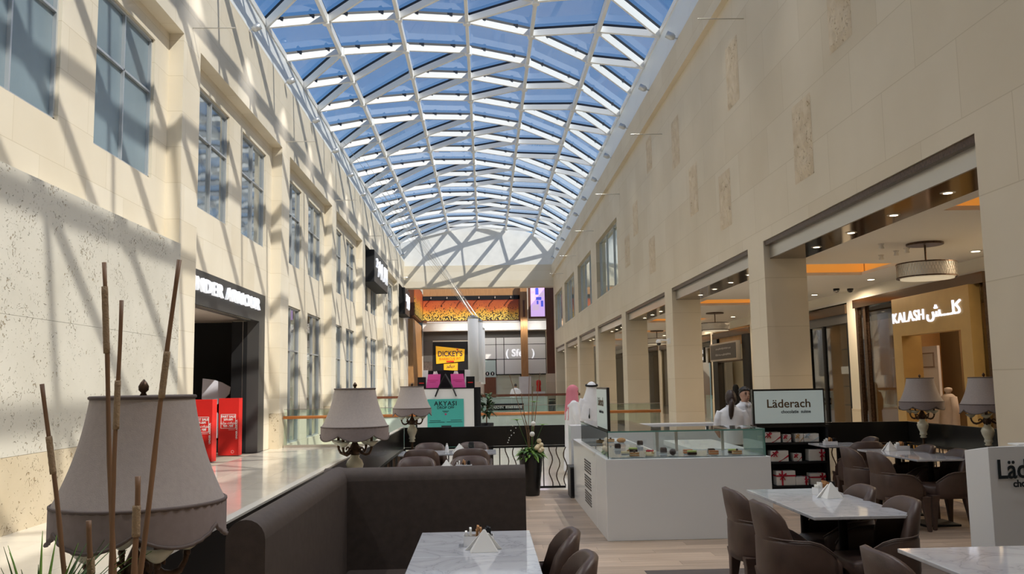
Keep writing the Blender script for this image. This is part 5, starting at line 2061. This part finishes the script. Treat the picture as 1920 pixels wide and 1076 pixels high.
# pastries on small plates
PASTRY = [(1187, 845, 'lime'), (1190, 853, 'cake'), (1158, 838, 'dark'), (1165, 827, 'bun'), (1200, 832, 'dark'), (1218, 850, 'tart'), (1224, 855, 'cream'), (1244, 846, 'dark'), (1263, 852, 'ball'), (1290, 848, 'orange'),
          (1307, 854, 'lime'), (1334, 848, 'dark'), (1348, 853, 'orange'), (1374, 848, 'lime'), (1396, 853, 'cake'), (1172, 848, 'cream'), (1145, 826, 'cake'), (1125, 828, 'cake')]
ORD2 = ORD+['thirteenth', 'fourteenth', 'fifteenth', 'sixteenth', 'seventeenth', 'eighteenth']
for q, (px, py, kd) in enumerate(PASTRY):
    p = at(px, py+3, Z=.856)
    if p.y < 9.36:
        p.y = 9.36
    lab = {'lime': 'pistachio green topped cake slice', 'cake': 'layered sponge cake slice', 'dark': 'dark chocolate cake block', 'bun': 'round golden bun', 'tart': 'red berry tart', 'cream': 'vanilla cream pastry', 'ball': 'dark chocolate dome cake', 'orange': 'orange caramel cake slice'}[kd]
    o = thing('pastry', (p.x, p.y, .8545), 0, '%s in the glass case, %s from the aisle end' % (lab, ORD2[sorted(r[0] for r in PASTRY).index(px)]), 'pastry', 'pastries in the glass case')
    MB().lathe([(.028, 0), (.05, .006), (.052, .009), (.028, .005)], 16).build('plate', PLATE, o, True)
    w, h = .048, .02
    if kd == 'lime':
        B('base', CHOC, o, -w, w, -.025, .025, .008, .035, bevel=.003)
        B('topping', LIME_C, o, -w, w, -.025, .025, .035, .055, bevel=.008)
    elif kd == 'cake':
        B('base', SPONGE, o, -w, w, -.025, .025, .008, .022, bevel=.002)
        B('cream_layer', CREAMC, o, -w, w, -.025, .025, .022, .030, bevel=.002)
        B('topping', SPONGE, o, -w, w, -.025, .025, .030, .044, bevel=.002)
        MB().ball((0, 0, .052), .014, n=10, m=7).build('truffle', CHOC, o, True)
    elif kd == 'dark':
        B('base', CHOC, o, -.035, .035, -.03, .03, .008, .055, bevel=.004)
        B('topping', CHOC, o, -.030, .030, -.025, .025, .055, .062, bevel=.003)
    elif kd == 'bun':
        MB().ball((0, 0, .035), .06, .055, .032, n=16, m=9).build('bun', SPONGE, o, True)
    elif kd == 'tart':
        MB().lathe([(.045, .008), (.055, .035), (.05, .038)], 16).build('base', CREAMC, o, True)
        m = MB()
        for k in range(9):
            a = k*2.4
            m.ball((.032*(k/9)**.5*math.cos(a)*1.3, .032*(k/9)**.5*math.sin(a)*1.3, .045), .013, n=8, m=6)
        m.build('berries', BERRY, o, True)
    elif kd == 'cream':
        B('base', CREAMC, o, -.045, .045, -.02, .02, .008, .032, bevel=.008)
        MB().ball((.035, 0, .032), .016, n=8, m=6).build('glaze', SPONGE, o, True)
    elif kd == 'ball':
        MB().ball((0, 0, .042), .036, n=14, m=9).build('dome', CHOC, o, True)
    else:
        B('base', ORANGEC, o, -w, w, -.028, .028, .008, .05, bevel=.003)
        B('cream_layer', CREAMC, o, -w-.0005, w+.0005, -.0285, .0285, .028, .032)
# edge-on screen on the left of the counter
es_ = thing('counter_screen', (1.285, 9.30, 1.128), 0, 'black-edged sign screen seen edge-on at the left end of the glass case', 'screen')
B('casing', BLACK, es_, -.0, .03, .0, .85, .0, .46, bevel=.003)
B('display', SCREENW, es_, -.004, .0, .02, .83, .02, .44)
text('L\u00e4derach', .13, (-.006, .72, .26), ON_RIGHT, BROWNINK, es_, 'print', .001, .002)
text('chocolatier suisse', .05, (-.006, .62, .18), ON_RIGHT, INK, es_, 'print', .001, .001)
# dark low cabinet with a gift at the end of the railing
cb = thing('low_cabinet', (1.33, 12.98, 0), 0, 'dark low cabinet between the railing and the white counter', 'cabinet')
B('body', DGREY, cb, -.13, .30, -.25, .18, .0, .44, bevel=.005)
B('door', BLACKM, cb, -.12, .29, -.256, -.25, .02, .42)


def bow(m, c, s):
    c = Vector(c)
    for sx in (-1, 1):
        m.hexa([c+Vector((0, -.004, -.006))*1, c+Vector((sx*s, -.012, .35*s)), c+Vector((sx*s*.9, -.012, .75*s)), c+Vector((0, -.004, .01)),
                c+Vector((0, -.016, -.006)), c+Vector((sx*s, -.024, .35*s)), c+Vector((sx*s*.9, -.024, .75*s)), c+Vector((0, -.016, .01))])
        m.hexa([c+Vector((-.006, -.004, 0)), c+Vector((.006, -.004, 0)), c+Vector((sx*s*.6+.008, -.006, -s)), c+Vector((sx*s*.6-.008, -.006, -s)),
                c+Vector((-.006, -.010, 0)), c+Vector((.006, -.010, 0)), c+Vector((sx*s*.6+.008, -.012, -s)), c+Vector((sx*s*.6-.008, -.012, -s))])
    m.ball((c.x, c.y-.014, c.z), .014, n=8, m=6)


def gift(loc, w, h, d, rib, style, label):
    t = thing('gift_box', loc, 0, label, 'gift box', 'wrapped gift boxes')
    B('box', GIFT, t, -w/2, w/2, 0, d, 0, h, bevel=.003)
    m = MB()
    e_ = .003
    if style == 'cross':
        m.box(-w*.2-.012, -w*.2+.012, -e_, d+e_, -.0, h+e_).box(-w/2-e_, w/2+e_, -e_-.001, d+e_, h*.66-.01, h*.66+.01)
        bc = (-w*.2, -e_, h*.66)
    elif style == 'crossr':
        m.box(w*.28-.012, w*.28+.012, -e_, d+e_, 0, h+e_).box(-w/2-e_, w/2+e_, -e_-.001, d+e_, h*.66-.01, h*.66+.01)
        bc = (w*.28, -e_, h*.66)
    elif style == 'vert':
        m.box(w*.3-.012, w*.3+.012, -e_, d+e_, 0, h+e_)
        bc = (w*.3, -e_, h*.6)
    else:
        m.extr([(w/2, -e_, h*.45), (w/2, -e_, h*.62), (0, -e_, 0), (-w*.1, -e_, 0)][:4], (0, e_*2, 0))
        m.extr([(-w/2, -e_, h*.42), (-w/2, -e_, h*.58), (-w*.08, -e_, h), (-w*.2, -e_, h)], (0, e_*2, 0))
        bc = (-w*.26, -e_, h*.72)
    m.build('ribbon', rib, t)
    m = MB()
    bow(m, bc, min(w, h)*.28)
    m.build('bow', rib, t)
    return t


gift((1.40, 12.86, .441), .17, .17, .12, REDRIB, 'vert', 'cream gift box with red bow on the dark low cabinet')
# ---- black gift shelf with sign screen
GY = 12.32
gs = thing('gift_shelf', (0, GY, 0), 0, 'black gift shelf unit behind the right end of the white counter', 'shelf')
xl, xr = at(1424, 860, Y=GY).x, at(1555, 850, Y=GY).x
B('back_panel', BLACKM, gs, xl, xr, .26, .30, 0, .99)
for xx in (xl, xr-.03):
    B('side_panel', BLACKM, gs, xx, xx+.03, 0, .26, 0, .99)
zs = []
for py in (829, 865, 910):
    zs.append(at(1490, py, Y=GY).z)
for z in zs+[.02]:
    B('shelf_board', BLACKM, gs, xl+.03, xr-.03, 0, .26, z-.03, z)
B('top_board', BLACK, gs, xl-.02, xr+.03, -.01, .30, .97, 1.0)
SG = [(1435, 1463, 809, 829, REDRIB, 'diag'), (1469, 1483, 814, 829, REDRIB, 'diag'), (1492, 1506, 813, 829, GOLDRIB, 'diag'), (1508, 1535, 813, 829, BLUERIB, 'diag'),
      (1446, 1478, 844, 865, REDRIB, 'diag'), (1489, 1503, 850, 865, REDRIB, 'diag'), (1518, 1546, 843, 865, REDRIB, 'vert'),
      (1457, 1491, 881, 909, REDRIB, 'cross'), (1493, 1516, 893, 909, REDRIB, 'vert'), (1521, 1548, 887, 909, REDRIB, 'crossr')]
LBL = ['wide cream gift box with red ribbon, top row beside the glass case', 'small cream gift box with red diagonal ribbon, top row', 'small cream gift box with gold ribbon, top row', 'cream gift box with pale blue ribbon, top row', 'wide cream gift box with big red bow, middle row',
       'small cream gift box with red corner ribbon, middle row', 'cream gift box with upright red ribbon, middle row', 'tall cream gift box with crossed red ribbon, bottom row', 'small cream gift box with red bow, bottom row centre', 'wide cream gift box with crossed red ribbon, bottom row by the napkin']
for (a, b, t0, t1, rib, stl), lab in zip(SG, LBL):
    p0, p1 = at(a, t1, Y=GY+.02), at(b, t0, Y=GY+.02)
    row = min(range(3), key=lambda k: abs(zs[k]-p0.z))
    gift(((p0.x+p1.x)/2, GY+.02, zs[row]+.0005), p1.x-p0.x, max(.08, p1.z-p0.z), .16, rib, stl, lab)
q0, q1 = at(1414, 795, Y=GY), at(1546, 728, Y=GY)
tv = thing('sign_screen', ((q0.x+q1.x)/2, GY+.05, 1.001), 0, 'framed pale sign screen reading L\u00e4derach above the black gift shelf', 'screen')
hw = (q1.x-q0.x)/2
B('casing', BLACK, tv, -hw, hw, -.02, .04, 0, q1.z-1.0, bevel=.004)
dsp = B('display', SCREENW, tv, -hw+.025, hw-.02, -.024, -.02, .025, q1.z-1.0-.025)
text('L\u00e4derach', .165, (-hw+.20*2*hw, -.026, .245), FRONT, BROWNINK, dsp, 'print', .001, .002, fit=.60*2*hw)
text('chocolatie  suisse', .062, (-hw+.39*2*hw, -.026, .165), FRONT, INK, dsp, 'print', .001, .0015, fit=.41*2*hw)

# ---- white stand in the right corner
B_, C_ = at(1852, 838, Z=1.10), at(1985, 834, Z=1.10)
A_ = at(1808, 844, Y=B_.y+.30)
ws = thing('white_stand', (B_.x, B_.y, 0), 0, 'white reception stand lettered L\u00e4derach in front of the stone pillar', 'stand')
ax, ay = A_.x-B_.x, A_.y-B_.y
bx, by = C_.x-B_.x, C_.y-B_.y
MB().hexa([(0, 0, .02), (bx, by, .02), (bx+.03, .42, .02), (ax, ay, .02), (0, 0, 1.10), (bx, by, 1.10), (bx+.03, .42, 1.08), (ax, ay, A_.z)]).build('body', WHITE_METAL, ws, bevel=.004)
MB().hexa([(.02, .02, 0), (bx-.02, by+.02, 0), (bx, .40, 0), (ax+.02, ay, 0), (.02, .02, .02), (bx-.02, by+.02, .02), (bx, .40, .02), (ax+.02, ay, .02)]).build('plinth', BLACKM, ws)
ang = math.atan2(C_.y-B_.y, C_.x-B_.x)
text('L\u00e4derach', .205, (.055, -.004, .86), (PI/2, 0, ang), INK, ws, 'lettering', .002, .003, sx=.9)
text('chocolatier suisse', .075, (.175, -.004, .795), (PI/2, 0, ang), INK, ws, 'lettering', .002, .002)
pp = B('paper_sheet', PAPER, None, -.1, .1, -.07, .07, 0, .012, loc=(B_.x+.42, B_.y+.2, 1.096))
tag(pp, 'white paper pad lying on top of the white stand', 'paper')

# ================================================================== SHOPPING-BAG KIOSK
KY = 16.0
kx0, kx1 = at(781, 760, Y=KY).x, at(891, 760, Y=KY).x
kz = at(836, 727, Y=KY).z
kk = thing('bag_kiosk', ((kx0+kx1)/2, KY, 0), 0, 'white giant shopping-bag kiosk with teal AKYASI DROP OFF poster and rope handles', 'kiosk')
hw = (kx1-kx0)/2
B('body', BLACKM, kk, -hw-.02, hw+.10, .03, .70, 0, kz)
B('front_board', WHITE_METAL, kk, -hw+.015, hw-.02, .0, .03, .02, kz-.02)
for bx in ((-hw, -hw+.015), (hw-.02, hw)):
    B('edge_trim', BLACKM, kk, bx[0], bx[1], -.005, .03, 0, kz)
B('edge_trim', BLACKM, kk, -hw, hw, -.005, .03, kz-.02, kz)
tx0, tx1 = at(801.5, 760, Y=KY).x-(kx0+kx1)/2, at(869.5, 760, Y=KY).x-(kx0+kx1)/2
tz = at(836, 748, Y=KY).z
ps = B('poster', TEAL, kk, tx0, tx1, -.012, .0, .5, tz)
cx = (tx0+tx1)/2
text('AKYASI', .11, (cx, -.014, tz-.115), FRONT, INK, ps, 'print', .001, .002, 'CENTER', sp=1.18)
text('DROP OFF', .066, (cx, -.014, tz-.175), FRONT, INK, ps, 'print', .001, .0005, 'CENTER')
MB().extr([(cx-.025, -.014, tz-.26), (cx+.025, -.014, tz-.26), (cx, -.014, tz-.295)], (0, .002, 0)).build('arrow_mark', MAGENTA, ps)
m = MB()
for (dx, w, dz) in ((0, .12, .215), (0, .08, .235), (-.19, .2, .385), (-.16, .28, .415), (.19, .2, .38), (.16, .28, .412)):
    m.box(cx+dx-w/2, cx+dx+w/2, -.014, -.012, tz-dz-.004, tz-dz+.004)
m.build('small_print', INK, ps)
B('dark_print', INK, ps, cx-.08, cx+.10, -.014, -.012, tz-.53, tz-.475)
MB().tube([(-.19, -.016, kz-.155), (-.10, -.03, kz+.06), (.0, -.012, kz+.25)], .013, 6).build('rope_handle', BLACKM, kk)
MB().tube([(.19, -.016, kz-.155), (.10, -.036, kz+.06), (-.01, -.03, kz+.25)], .013, 6).build('rope_handle', mat('dark_rope', (.05, .05, .055), .5), kk)
B('display_backboard', BLACKM, kk, -.36, .42, .5, .55, kz, kz+.32)
kxm = (kx0+kx1)/2
for q, (px0, px1, top, lab) in enumerate(((799, 824, 701, 'hot pink paper bag on the left side of the white kiosk top'), (847, 873, 701, 'hot pink paper bag on the right side of the white kiosk top'))):
    a, b = at(px0, 726, Y=KY+.2), at(px1, 726, Y=KY+.2)
    t = thing('pink_bag', ((a.x+b.x)/2, KY+.16, kz+.001), 0, lab, 'paper bag', 'pink paper bags')
    w = (b.x-a.x)/2
    s = 1 if q == 0 else -1
    MB().hexa([(-w, 0, 0), (w, 0, 0), (w, .12, 0), (-w, .12, 0), (-w+.03*s+.01, .03, .25), (w+.03*s-.01, .03, .25), (w+.03*s-.01, .10, .25), (-w+.03*s+.01, .10, .25)]).build('bag_body', PINK, t)
    MB().tube([(.0+.03*s, .06, .24), (.02*s, .06, .30), (.07*s, .06, .30), (.09*s, .06, .24)], .008, 6).build('handle', WPRINT, t)
    MB().ball((.04*s, .07, .255), .035, .02, .045, n=10, m=7).build('tissue', PAPER, t, True)
    m = MB()
    for zz, ww in ((.14, .10), (.11, .06)):
        m.box(-ww, ww, -.002+zz*.12, .006+zz*.12, zz-.003, zz+.003)
    m.build('script_print', MAGENTA, t)
for q, (px0, px1, lab) in enumerate(((783, 798, 'black box with red print at the left end of the kiosk top'), (874, 890, 'black box with red print at the right end of the kiosk top'))):
    a, b = at(px0, 726, Y=KY+.2), at(px1, 726, Y=KY+.2)
    t = thing('black_box', ((a.x+b.x)/2, KY+.2, kz+.001), 0, lab, 'box', 'black boxes on the kiosk')
    w = (b.x-a.x)/2
    B('carton', BLACKM, t, -w, w, 0, .12, 0, .20, bevel=.003)
    B('red_print', RED, t, -w*.6, w*.6, -.002, 0, .08, .10)
for q, (px, lab) in enumerate(((797, 'white price card at the left of the kiosk top'), (876, 'white price card at the right of the kiosk top'))):
    a = at(px, 726, Y=KY+.4)
    o = MB().hexa([(-.05, 0, 0), (.05, 0, 0), (.05, .01, 0), (-.05, .01, 0), (-.045, .05, .33), (.055, .05, .33), (.055, .06, .33), (-.045, .06, .33)]).build('price_card', PAPER, None, loc=(a.x, KY+.4, kz+.001))
    tag(o, lab, 'card')
# bush beside the kiosk
bs = thing('potted_bush', (kx1+.20, KY+1.0, 0), 0, 'dark leafy bush in a black pot beside the white kiosk', 'plant')
MB().lathe([(.10, 0), (.13, .5), (.14, .9), (.12, .9)], 16).build('pot', BLACKM, bs, True)
random.seed(21)
for k in range(110):
    a = random.random()*2*PI
    el = -.3+random.random()*1.6
    rr = .05+.10*random.random()
    m = MB()
    leafshape(m, (rr*math.cos(a), rr*math.sin(a), 1.05+.40*random.random()), (math.cos(a)*math.cos(el), math.sin(a)*math.cos(el), math.sin(el)), .10+.06*random.random(), .03, .4)
    m.build('leaf', LEAF_D if k % 4 else LEAF, bs, True)
MB().tube([(0, 0, .85), (.02, 0, 1.3)], .012, 6).build('stem', BAMBOO, bs)

# ================================================================== PEOPLE (local: facing -y, feet at z = 0)


def remesh(o, vox):
    r = o.modifiers.new('fuse', 'REMESH')
    r.mode = 'VOXEL'
    r.voxel_size = vox
    r.use_smooth_shade = True
    s = o.modifiers.new('soft', 'SMOOTH')
    s.iterations = 4
    s.factor = .5
    return o


def hand(m, wrist, d, side, curl=.5):
    """palm with five separate bent fingers; d = pointing direction, side = thumb side vector"""
    w = Vector(wrist)
    d = Vector(d).normalized()
    s = Vector(side).normalized()
    nrm = d.cross(s)
    m.tube([w, w+d*.05, w+d*.09], [.022, .034, .036], 10)
    for k, (ln, off) in enumerate(((.068, .027), (.078, .009), (.072, -.009), (.056, -.027))):
        b = w+d*.082+s*off
        p1 = b+d*ln*.42
        p2 = p1+(d*(1-curl)+nrm*curl)*ln*.34
        p3 = p2+(d*(1-curl*1.5)+nrm*curl*1.4).normalized()*ln*.28
        m.tube([b, p1, p2, p3], [.0095, .009, .0085, .007], 8)
    b = w+d*.035+s*.03
    m.tube([b, b+(d*.6+s*.7).normalized()*.035, b+(d*.85+s*.55).normalized()*.065], [.012, .010, .008], 8)


def head(m, z, r=.098, fwd=-1):
    """skull, jaw, nose, ears, neck: z = top of head"""
    c = z-.115
    m.ball((0, .008, c), r*.80, r*.98, .115, n=18, m=12)
    m.ball((0, -.022, c-.055), r*.62, r*.72, .066, n=14, m=9)
    m.tube([(0, -.088, c+.012), (0, -.108, c-.022), (0, -.098, c-.034)], [.010, .016, .014], 8)
    for s in (-1, 1):
        m.ball((s*.079, .012, c-.008), .012, .020, .030, n=8, m=7)
        m.ball((s*.035, -.078, c+.028), .024, .014, .010, n=8, m=6)
    m.tube([(-.022, -.090, c-.064), (0, -.096, c-.063), (.022, -.090, c-.064)], [.006, .009, .006], 7)
    m.tube([(0, .02, c-.08), (0, .025, c-.17), (0, .028, c-.21)], [.052, .052, .062], 12)


def person(loc, rz, label, hgt, skin, kind):
    t = thing('person', loc, rz, label, 'person')
    sc = hgt/1.72
    bm_ = MB()
    head(bm_, 1.72)
    if kind == 'polo':
        for s in (-1, 1):
            bm_.tube([(s*.215, .02, 1.20), (s*.24, -.02, 1.08), (s*.17, -.20, .98), (s*.10, -.30, .99)], [.045, .042, .036, .027], 10)
            hand(bm_, (s*.10, -.30, .99), (-s*.5, -.8, .05), (-s*.3, 0, .9), .55)
        for s in (-1, 1):
            bm_.tube([(s*.10, .02, .92), (s*.105, .0, .50), (s*.10, .02, .08)], [.085, .06, .042], 10)
        bm_.loft([(0, .02, .88, .16, .11), (0, .02, 1.1, .15, .10), (0, .02, 1.35, .17, .10), (0, .025, 1.45, .07, .06), (0, .026, 1.50, .055, .055)])
    else:
        for s in (-1, 1):
            bm_.tube([(s*.20, .03, 1.40), (s*.27, .03, 1.10), (s*.28, -.03, .86), (s*.28, -.05, .80)], [.04, .036, .03, .026], 10)
            hand(bm_, (s*.28, -.05, .81), (0, -.15, -1), (-s*.2, -1, 0), .25)
            bm_.tube([(s*.09, .02, .3), (s*.09, .02, .08), (s*.09, -.08, .035)], [.05, .042, .04], 8)
        bm_.loft([(0, .02, .25, .15, .1), (0, .02, .9, .15, .11), (0, .02, 1.3, .16, .10), (0, .025, 1.45, .08, .07), (0, .026, 1.50, .055, .055)])
    body = remesh(bm_.build('body', skin, t, True), .009)
    if kind == 'polo':
        m = MB()
        m.loft([(0, .02, .86, .185, .135), (0, .02, 1.0, .185, .135), (0, .02, 1.18, .185, .135), (0, .02, 1.32, .20, .13), (0, .02, 1.41, .18, .11), (0, .022, 1.46, .10, .085), (0, .02, 1.48, .075, .07)], 20)
        for s in (-1, 1):
            m.tube([(s*.17, .02, 1.39), (s*.215, .02, 1.28), (s*.235, .0, 1.14)], [.068, .068, .064], 12)
        remesh(m.build('shirt', WHITECLOTH, t, True), .012)
        m = MB()
        m.tube([(.072*math.cos(a)*1.0, .02+.075*math.sin(a), 1.485-.03*max(0, -math.sin(a))) for a in [2*PI*k/20 for k in range(21)]], .009, 6)
        for s in (-1, 1):
            m.extr([(s*.01, -.066, 1.455), (s*.06, -.07, 1.475), (s*.055, -.10, 1.41), (s*.015, -.115, 1.395)], (0, .012, 0))
        m.build('collar', WHITECLOTH, t, True)
        m = MB()
        m.loft([(0, .02, .90, .175, .125), (0, .02, .75, .185, .13)], 16)
        for s in (-1, 1):
            m.tube([(s*.095, .02, .80), (s*.10, .01, .45), (s*.10, .02, .07)], [.10, .078, .065], 10)
        remesh(m.build('trousers', BLACKM, t, True), .016)
    else:
        cl = WHITECLOTH if kind != 'abaya' else BLACKM
        m = MB()
        m.loft([(0, .03, .06, .25, .20), (0, .03, .5, .22, .17), (0, .03, .95, .20, .15), (0, .03, 1.2, .205, .145), (0, .03, 1.36, .215, .13), (0, .03, 1.44, .15, .10), (0, .028, 1.49, .07, .07)], 22)
        for s in (-1, 1):
            m.tube([(s*.17, .03, 1.40), (s*.26, .035, 1.16), (s*.285, -.01, .93), (s*.285, -.04, .84)], [.075, .072, .062, .058], 12)
        remesh(m.build('robe', cl, t, True), .014)
    for s in (-1, 1):
        m = MB().loft([(s*.095, -.03, .0, .045, .13), (s*.095, -.03, .03, .045, .13), (s*.095, .0, .07, .042, .08)], 12)
        m.build('shoe', BLACKM, t, True)
    c = 1.72-.115
    # face details
    for s in (-1, 1):
        MB().ball((s*.034, -.083, c+.008), .016, .008, .008, n=10, m=7).build('eye', mat('eye_dark', (.03, .015, .01), .3), t, True)
        MB().tube([(s*.016, -.098, c+.030), (s*.036, -.097, c+.036), (s*.056, -.083, c+.030)], [.004, .0055, .003], 6).build('eyebrow', HAIR, t, True)
    MB().tube([(-.024, -.097, c-.064), (0, -.103, c-.063), (.024, -.097, c-.064)], [.003, .0055, .003], 6).build('lips', mat('lips', (.30, .10, .08), .5), t, True)
    t.scale = (sc, sc, sc)
    return t


def hair_cap(t, m_, short=True):
    c = 1.72-.115
    m = MB()
    n = 20
    rows = []
    for q in range(9):
        th = .05+q*(1.75/8)
        row = []
        for k in range(n):
            a = 2*PI*k/n
            frontness = min(1, max(0, -math.sin(a)*1.1+.22))
            bk = max(0, math.sin(a))
            tt = th*(.80+.24*bk-.24*frontness)+(random.random()-.5)*.10*(q > 6)
            row.append((.087*math.sin(tt)*math.cos(a), .012+.110*math.sin(tt)*math.sin(a), c+.136*math.cos(tt)))
        rows.append(row)
    m.rings(rows)
    return m.build('hair', m_, t, True)


# two men in white robes beyond the counter
p = at(1076, 760, Y=16.0)
man1 = person((p.x, p.y, 0), math.radians(102), 'man in white robe and red checked headscarf beyond the counter', 1.58, SKIN, 'robe')
m = MB()
rows = []
c = 1.605
for q in range(15):
    u = q/14
    row = []
    for k in range(28):
        a = 2*PI*k/28
        fr = max(0, -math.sin(a))
        if u < .5:
            th = .05+u*2*1.55
            r = math.sin(th)
            z = c+.145*math.cos(th)
            rx, ry = .108*r, .132*r
        else:
            v = (u-.5)*2
            z = c-.0-.55*v
            rx, ry = .108+.07*min(1, v*1.8), .132+.03*min(1, v*1.6)
        y = .018+ry*math.sin(a)
        y = max(y, -.055-.02*(1-u)) if u > .38 else y
        wob = 1+.05*math.sin(a*7+u*5)*u
        zz = z+(.33*fr*max(0, u-.5)*2 if u > .5 else 0)
        row.append((rx*math.cos(a)*wob, y*wob, zz))
    rows.append(row)
m.rings(rows, caps=False)
sc_ = m.build('headscarf', CHECK, man1, True)
so_ = sc_.modifiers.new('thick', 'SOLIDIFY')
so_.thickness = .006
p = at(1110, 760, Y=16.75)
man2 = person((p.x, p.y, 0), math.radians(176), 'man in white robe and white headscarf with black cord, back turned', 1.63, SKIN, 'robe')
sc2 = bpy.data.objects.new('headscarf', sc_.data.copy())
COL.objects.link(sc2)
sc2.data.materials.clear()
sc2.data.materials.append(WHITECLOTH)
for v in sc2.data.vertices:
    if v.co.z < 1.55:
        f_ = (1.55-v.co.z)/.4
        v.co.x *= 1+.5*f_
        v.co.z -= .10*f_
sc2.parent = man2
so_ = sc2.modifiers.new('thick', 'SOLIDIFY')
so_.thickness = .006
m = MB()
for dz in (0, .018):
    m.tube([(.118*math.cos(2*PI*k/28), .018+.142*math.sin(2*PI*k/28), 1.665+dz-.015*math.sin(2*PI*k/28)) for k in range(29)], .011, 7)
m.build('head_cord', BLACKM, man2, True)
MB().tube([(.06, .20, 1.22), (.065, .215, 1.12), (.07, .21, 1.06), (.07, .21, 1.02)], [.004, .005, .016, .012], 8).build('cord_tassel', BLACKM, man2, True)
# counter staff
p = at(1371, 770, Y=12.35)
w1 = person((p.x, 12.35, 0), math.radians(172), 'woman in white polo shirt with a dark ponytail, back to the camera behind the counter', 1.49, SKIN2, 'polo')
h1 = hair_cap(w1, HAIRB)
h1.scale = (1.06, 1.08, 1.0)
MB().ball((0, .04, 1.59), .09, .098, .11, n=16, m=10).build('hair_back', HAIRB, w1, True)
MB().tube([(.0, .13, 1.58), (.01, .175, 1.53), (.02, .17, 1.43), (.025, .155, 1.33), (.03, .15, 1.27)], [.03, .042, .045, .036, .012], 12).build('ponytail', HAIRB, w1, True)
p = at(1398, 770, Y=13.0)
w2 = person((p.x, 13.0, 0), math.radians(14), 'man in white polo shirt with short black hair facing the camera beside the sign screen', 1.53, SKIN2, 'polo')
h2 = hair_cap(w2, HAIR)
m = MB()
random.seed(31)
for k in range(46):
    a = random.random()*2*PI
    r = random.random()**.5
    m.ball((.072*r*math.cos(a), .012+.088*r*math.sin(a), 1.605+.108*(1-.55*r*r)**.5), .026, .030, .020, n=7, m=5)
remesh(m.build('hair_top', HAIR, w2, True), .008)
# woman in black behind them in the arcade
p = at(1381, 760, Y=24.5)
w3 = person((p.x, 24.5, 0), math.radians(160), 'woman in black robe and headscarf walking in the arcade behind the counter staff', 1.50, SKIN, 'abaya')
MB().loft([(0, .03, 1.36, .20, .14), (0, .03, 1.46, .11, .115), (0, .02, 1.55, .10, .12), (0, .02, 1.64, .098, .122), (0, .02, 1.71, .07, .09), (0, .02, 1.74, .03, .04)], 18).build('headscarf', BLACKM, w3, True)
# far man in white at the far balustrade
p = at(967, 745, Y=48.5)
w4 = person((p.x, 48.5, 0), math.radians(180), 'distant man in white robe standing behind the far glass balustrade', 1.62, SKIN, 'robe')
hair_cap(w4, HAIR)
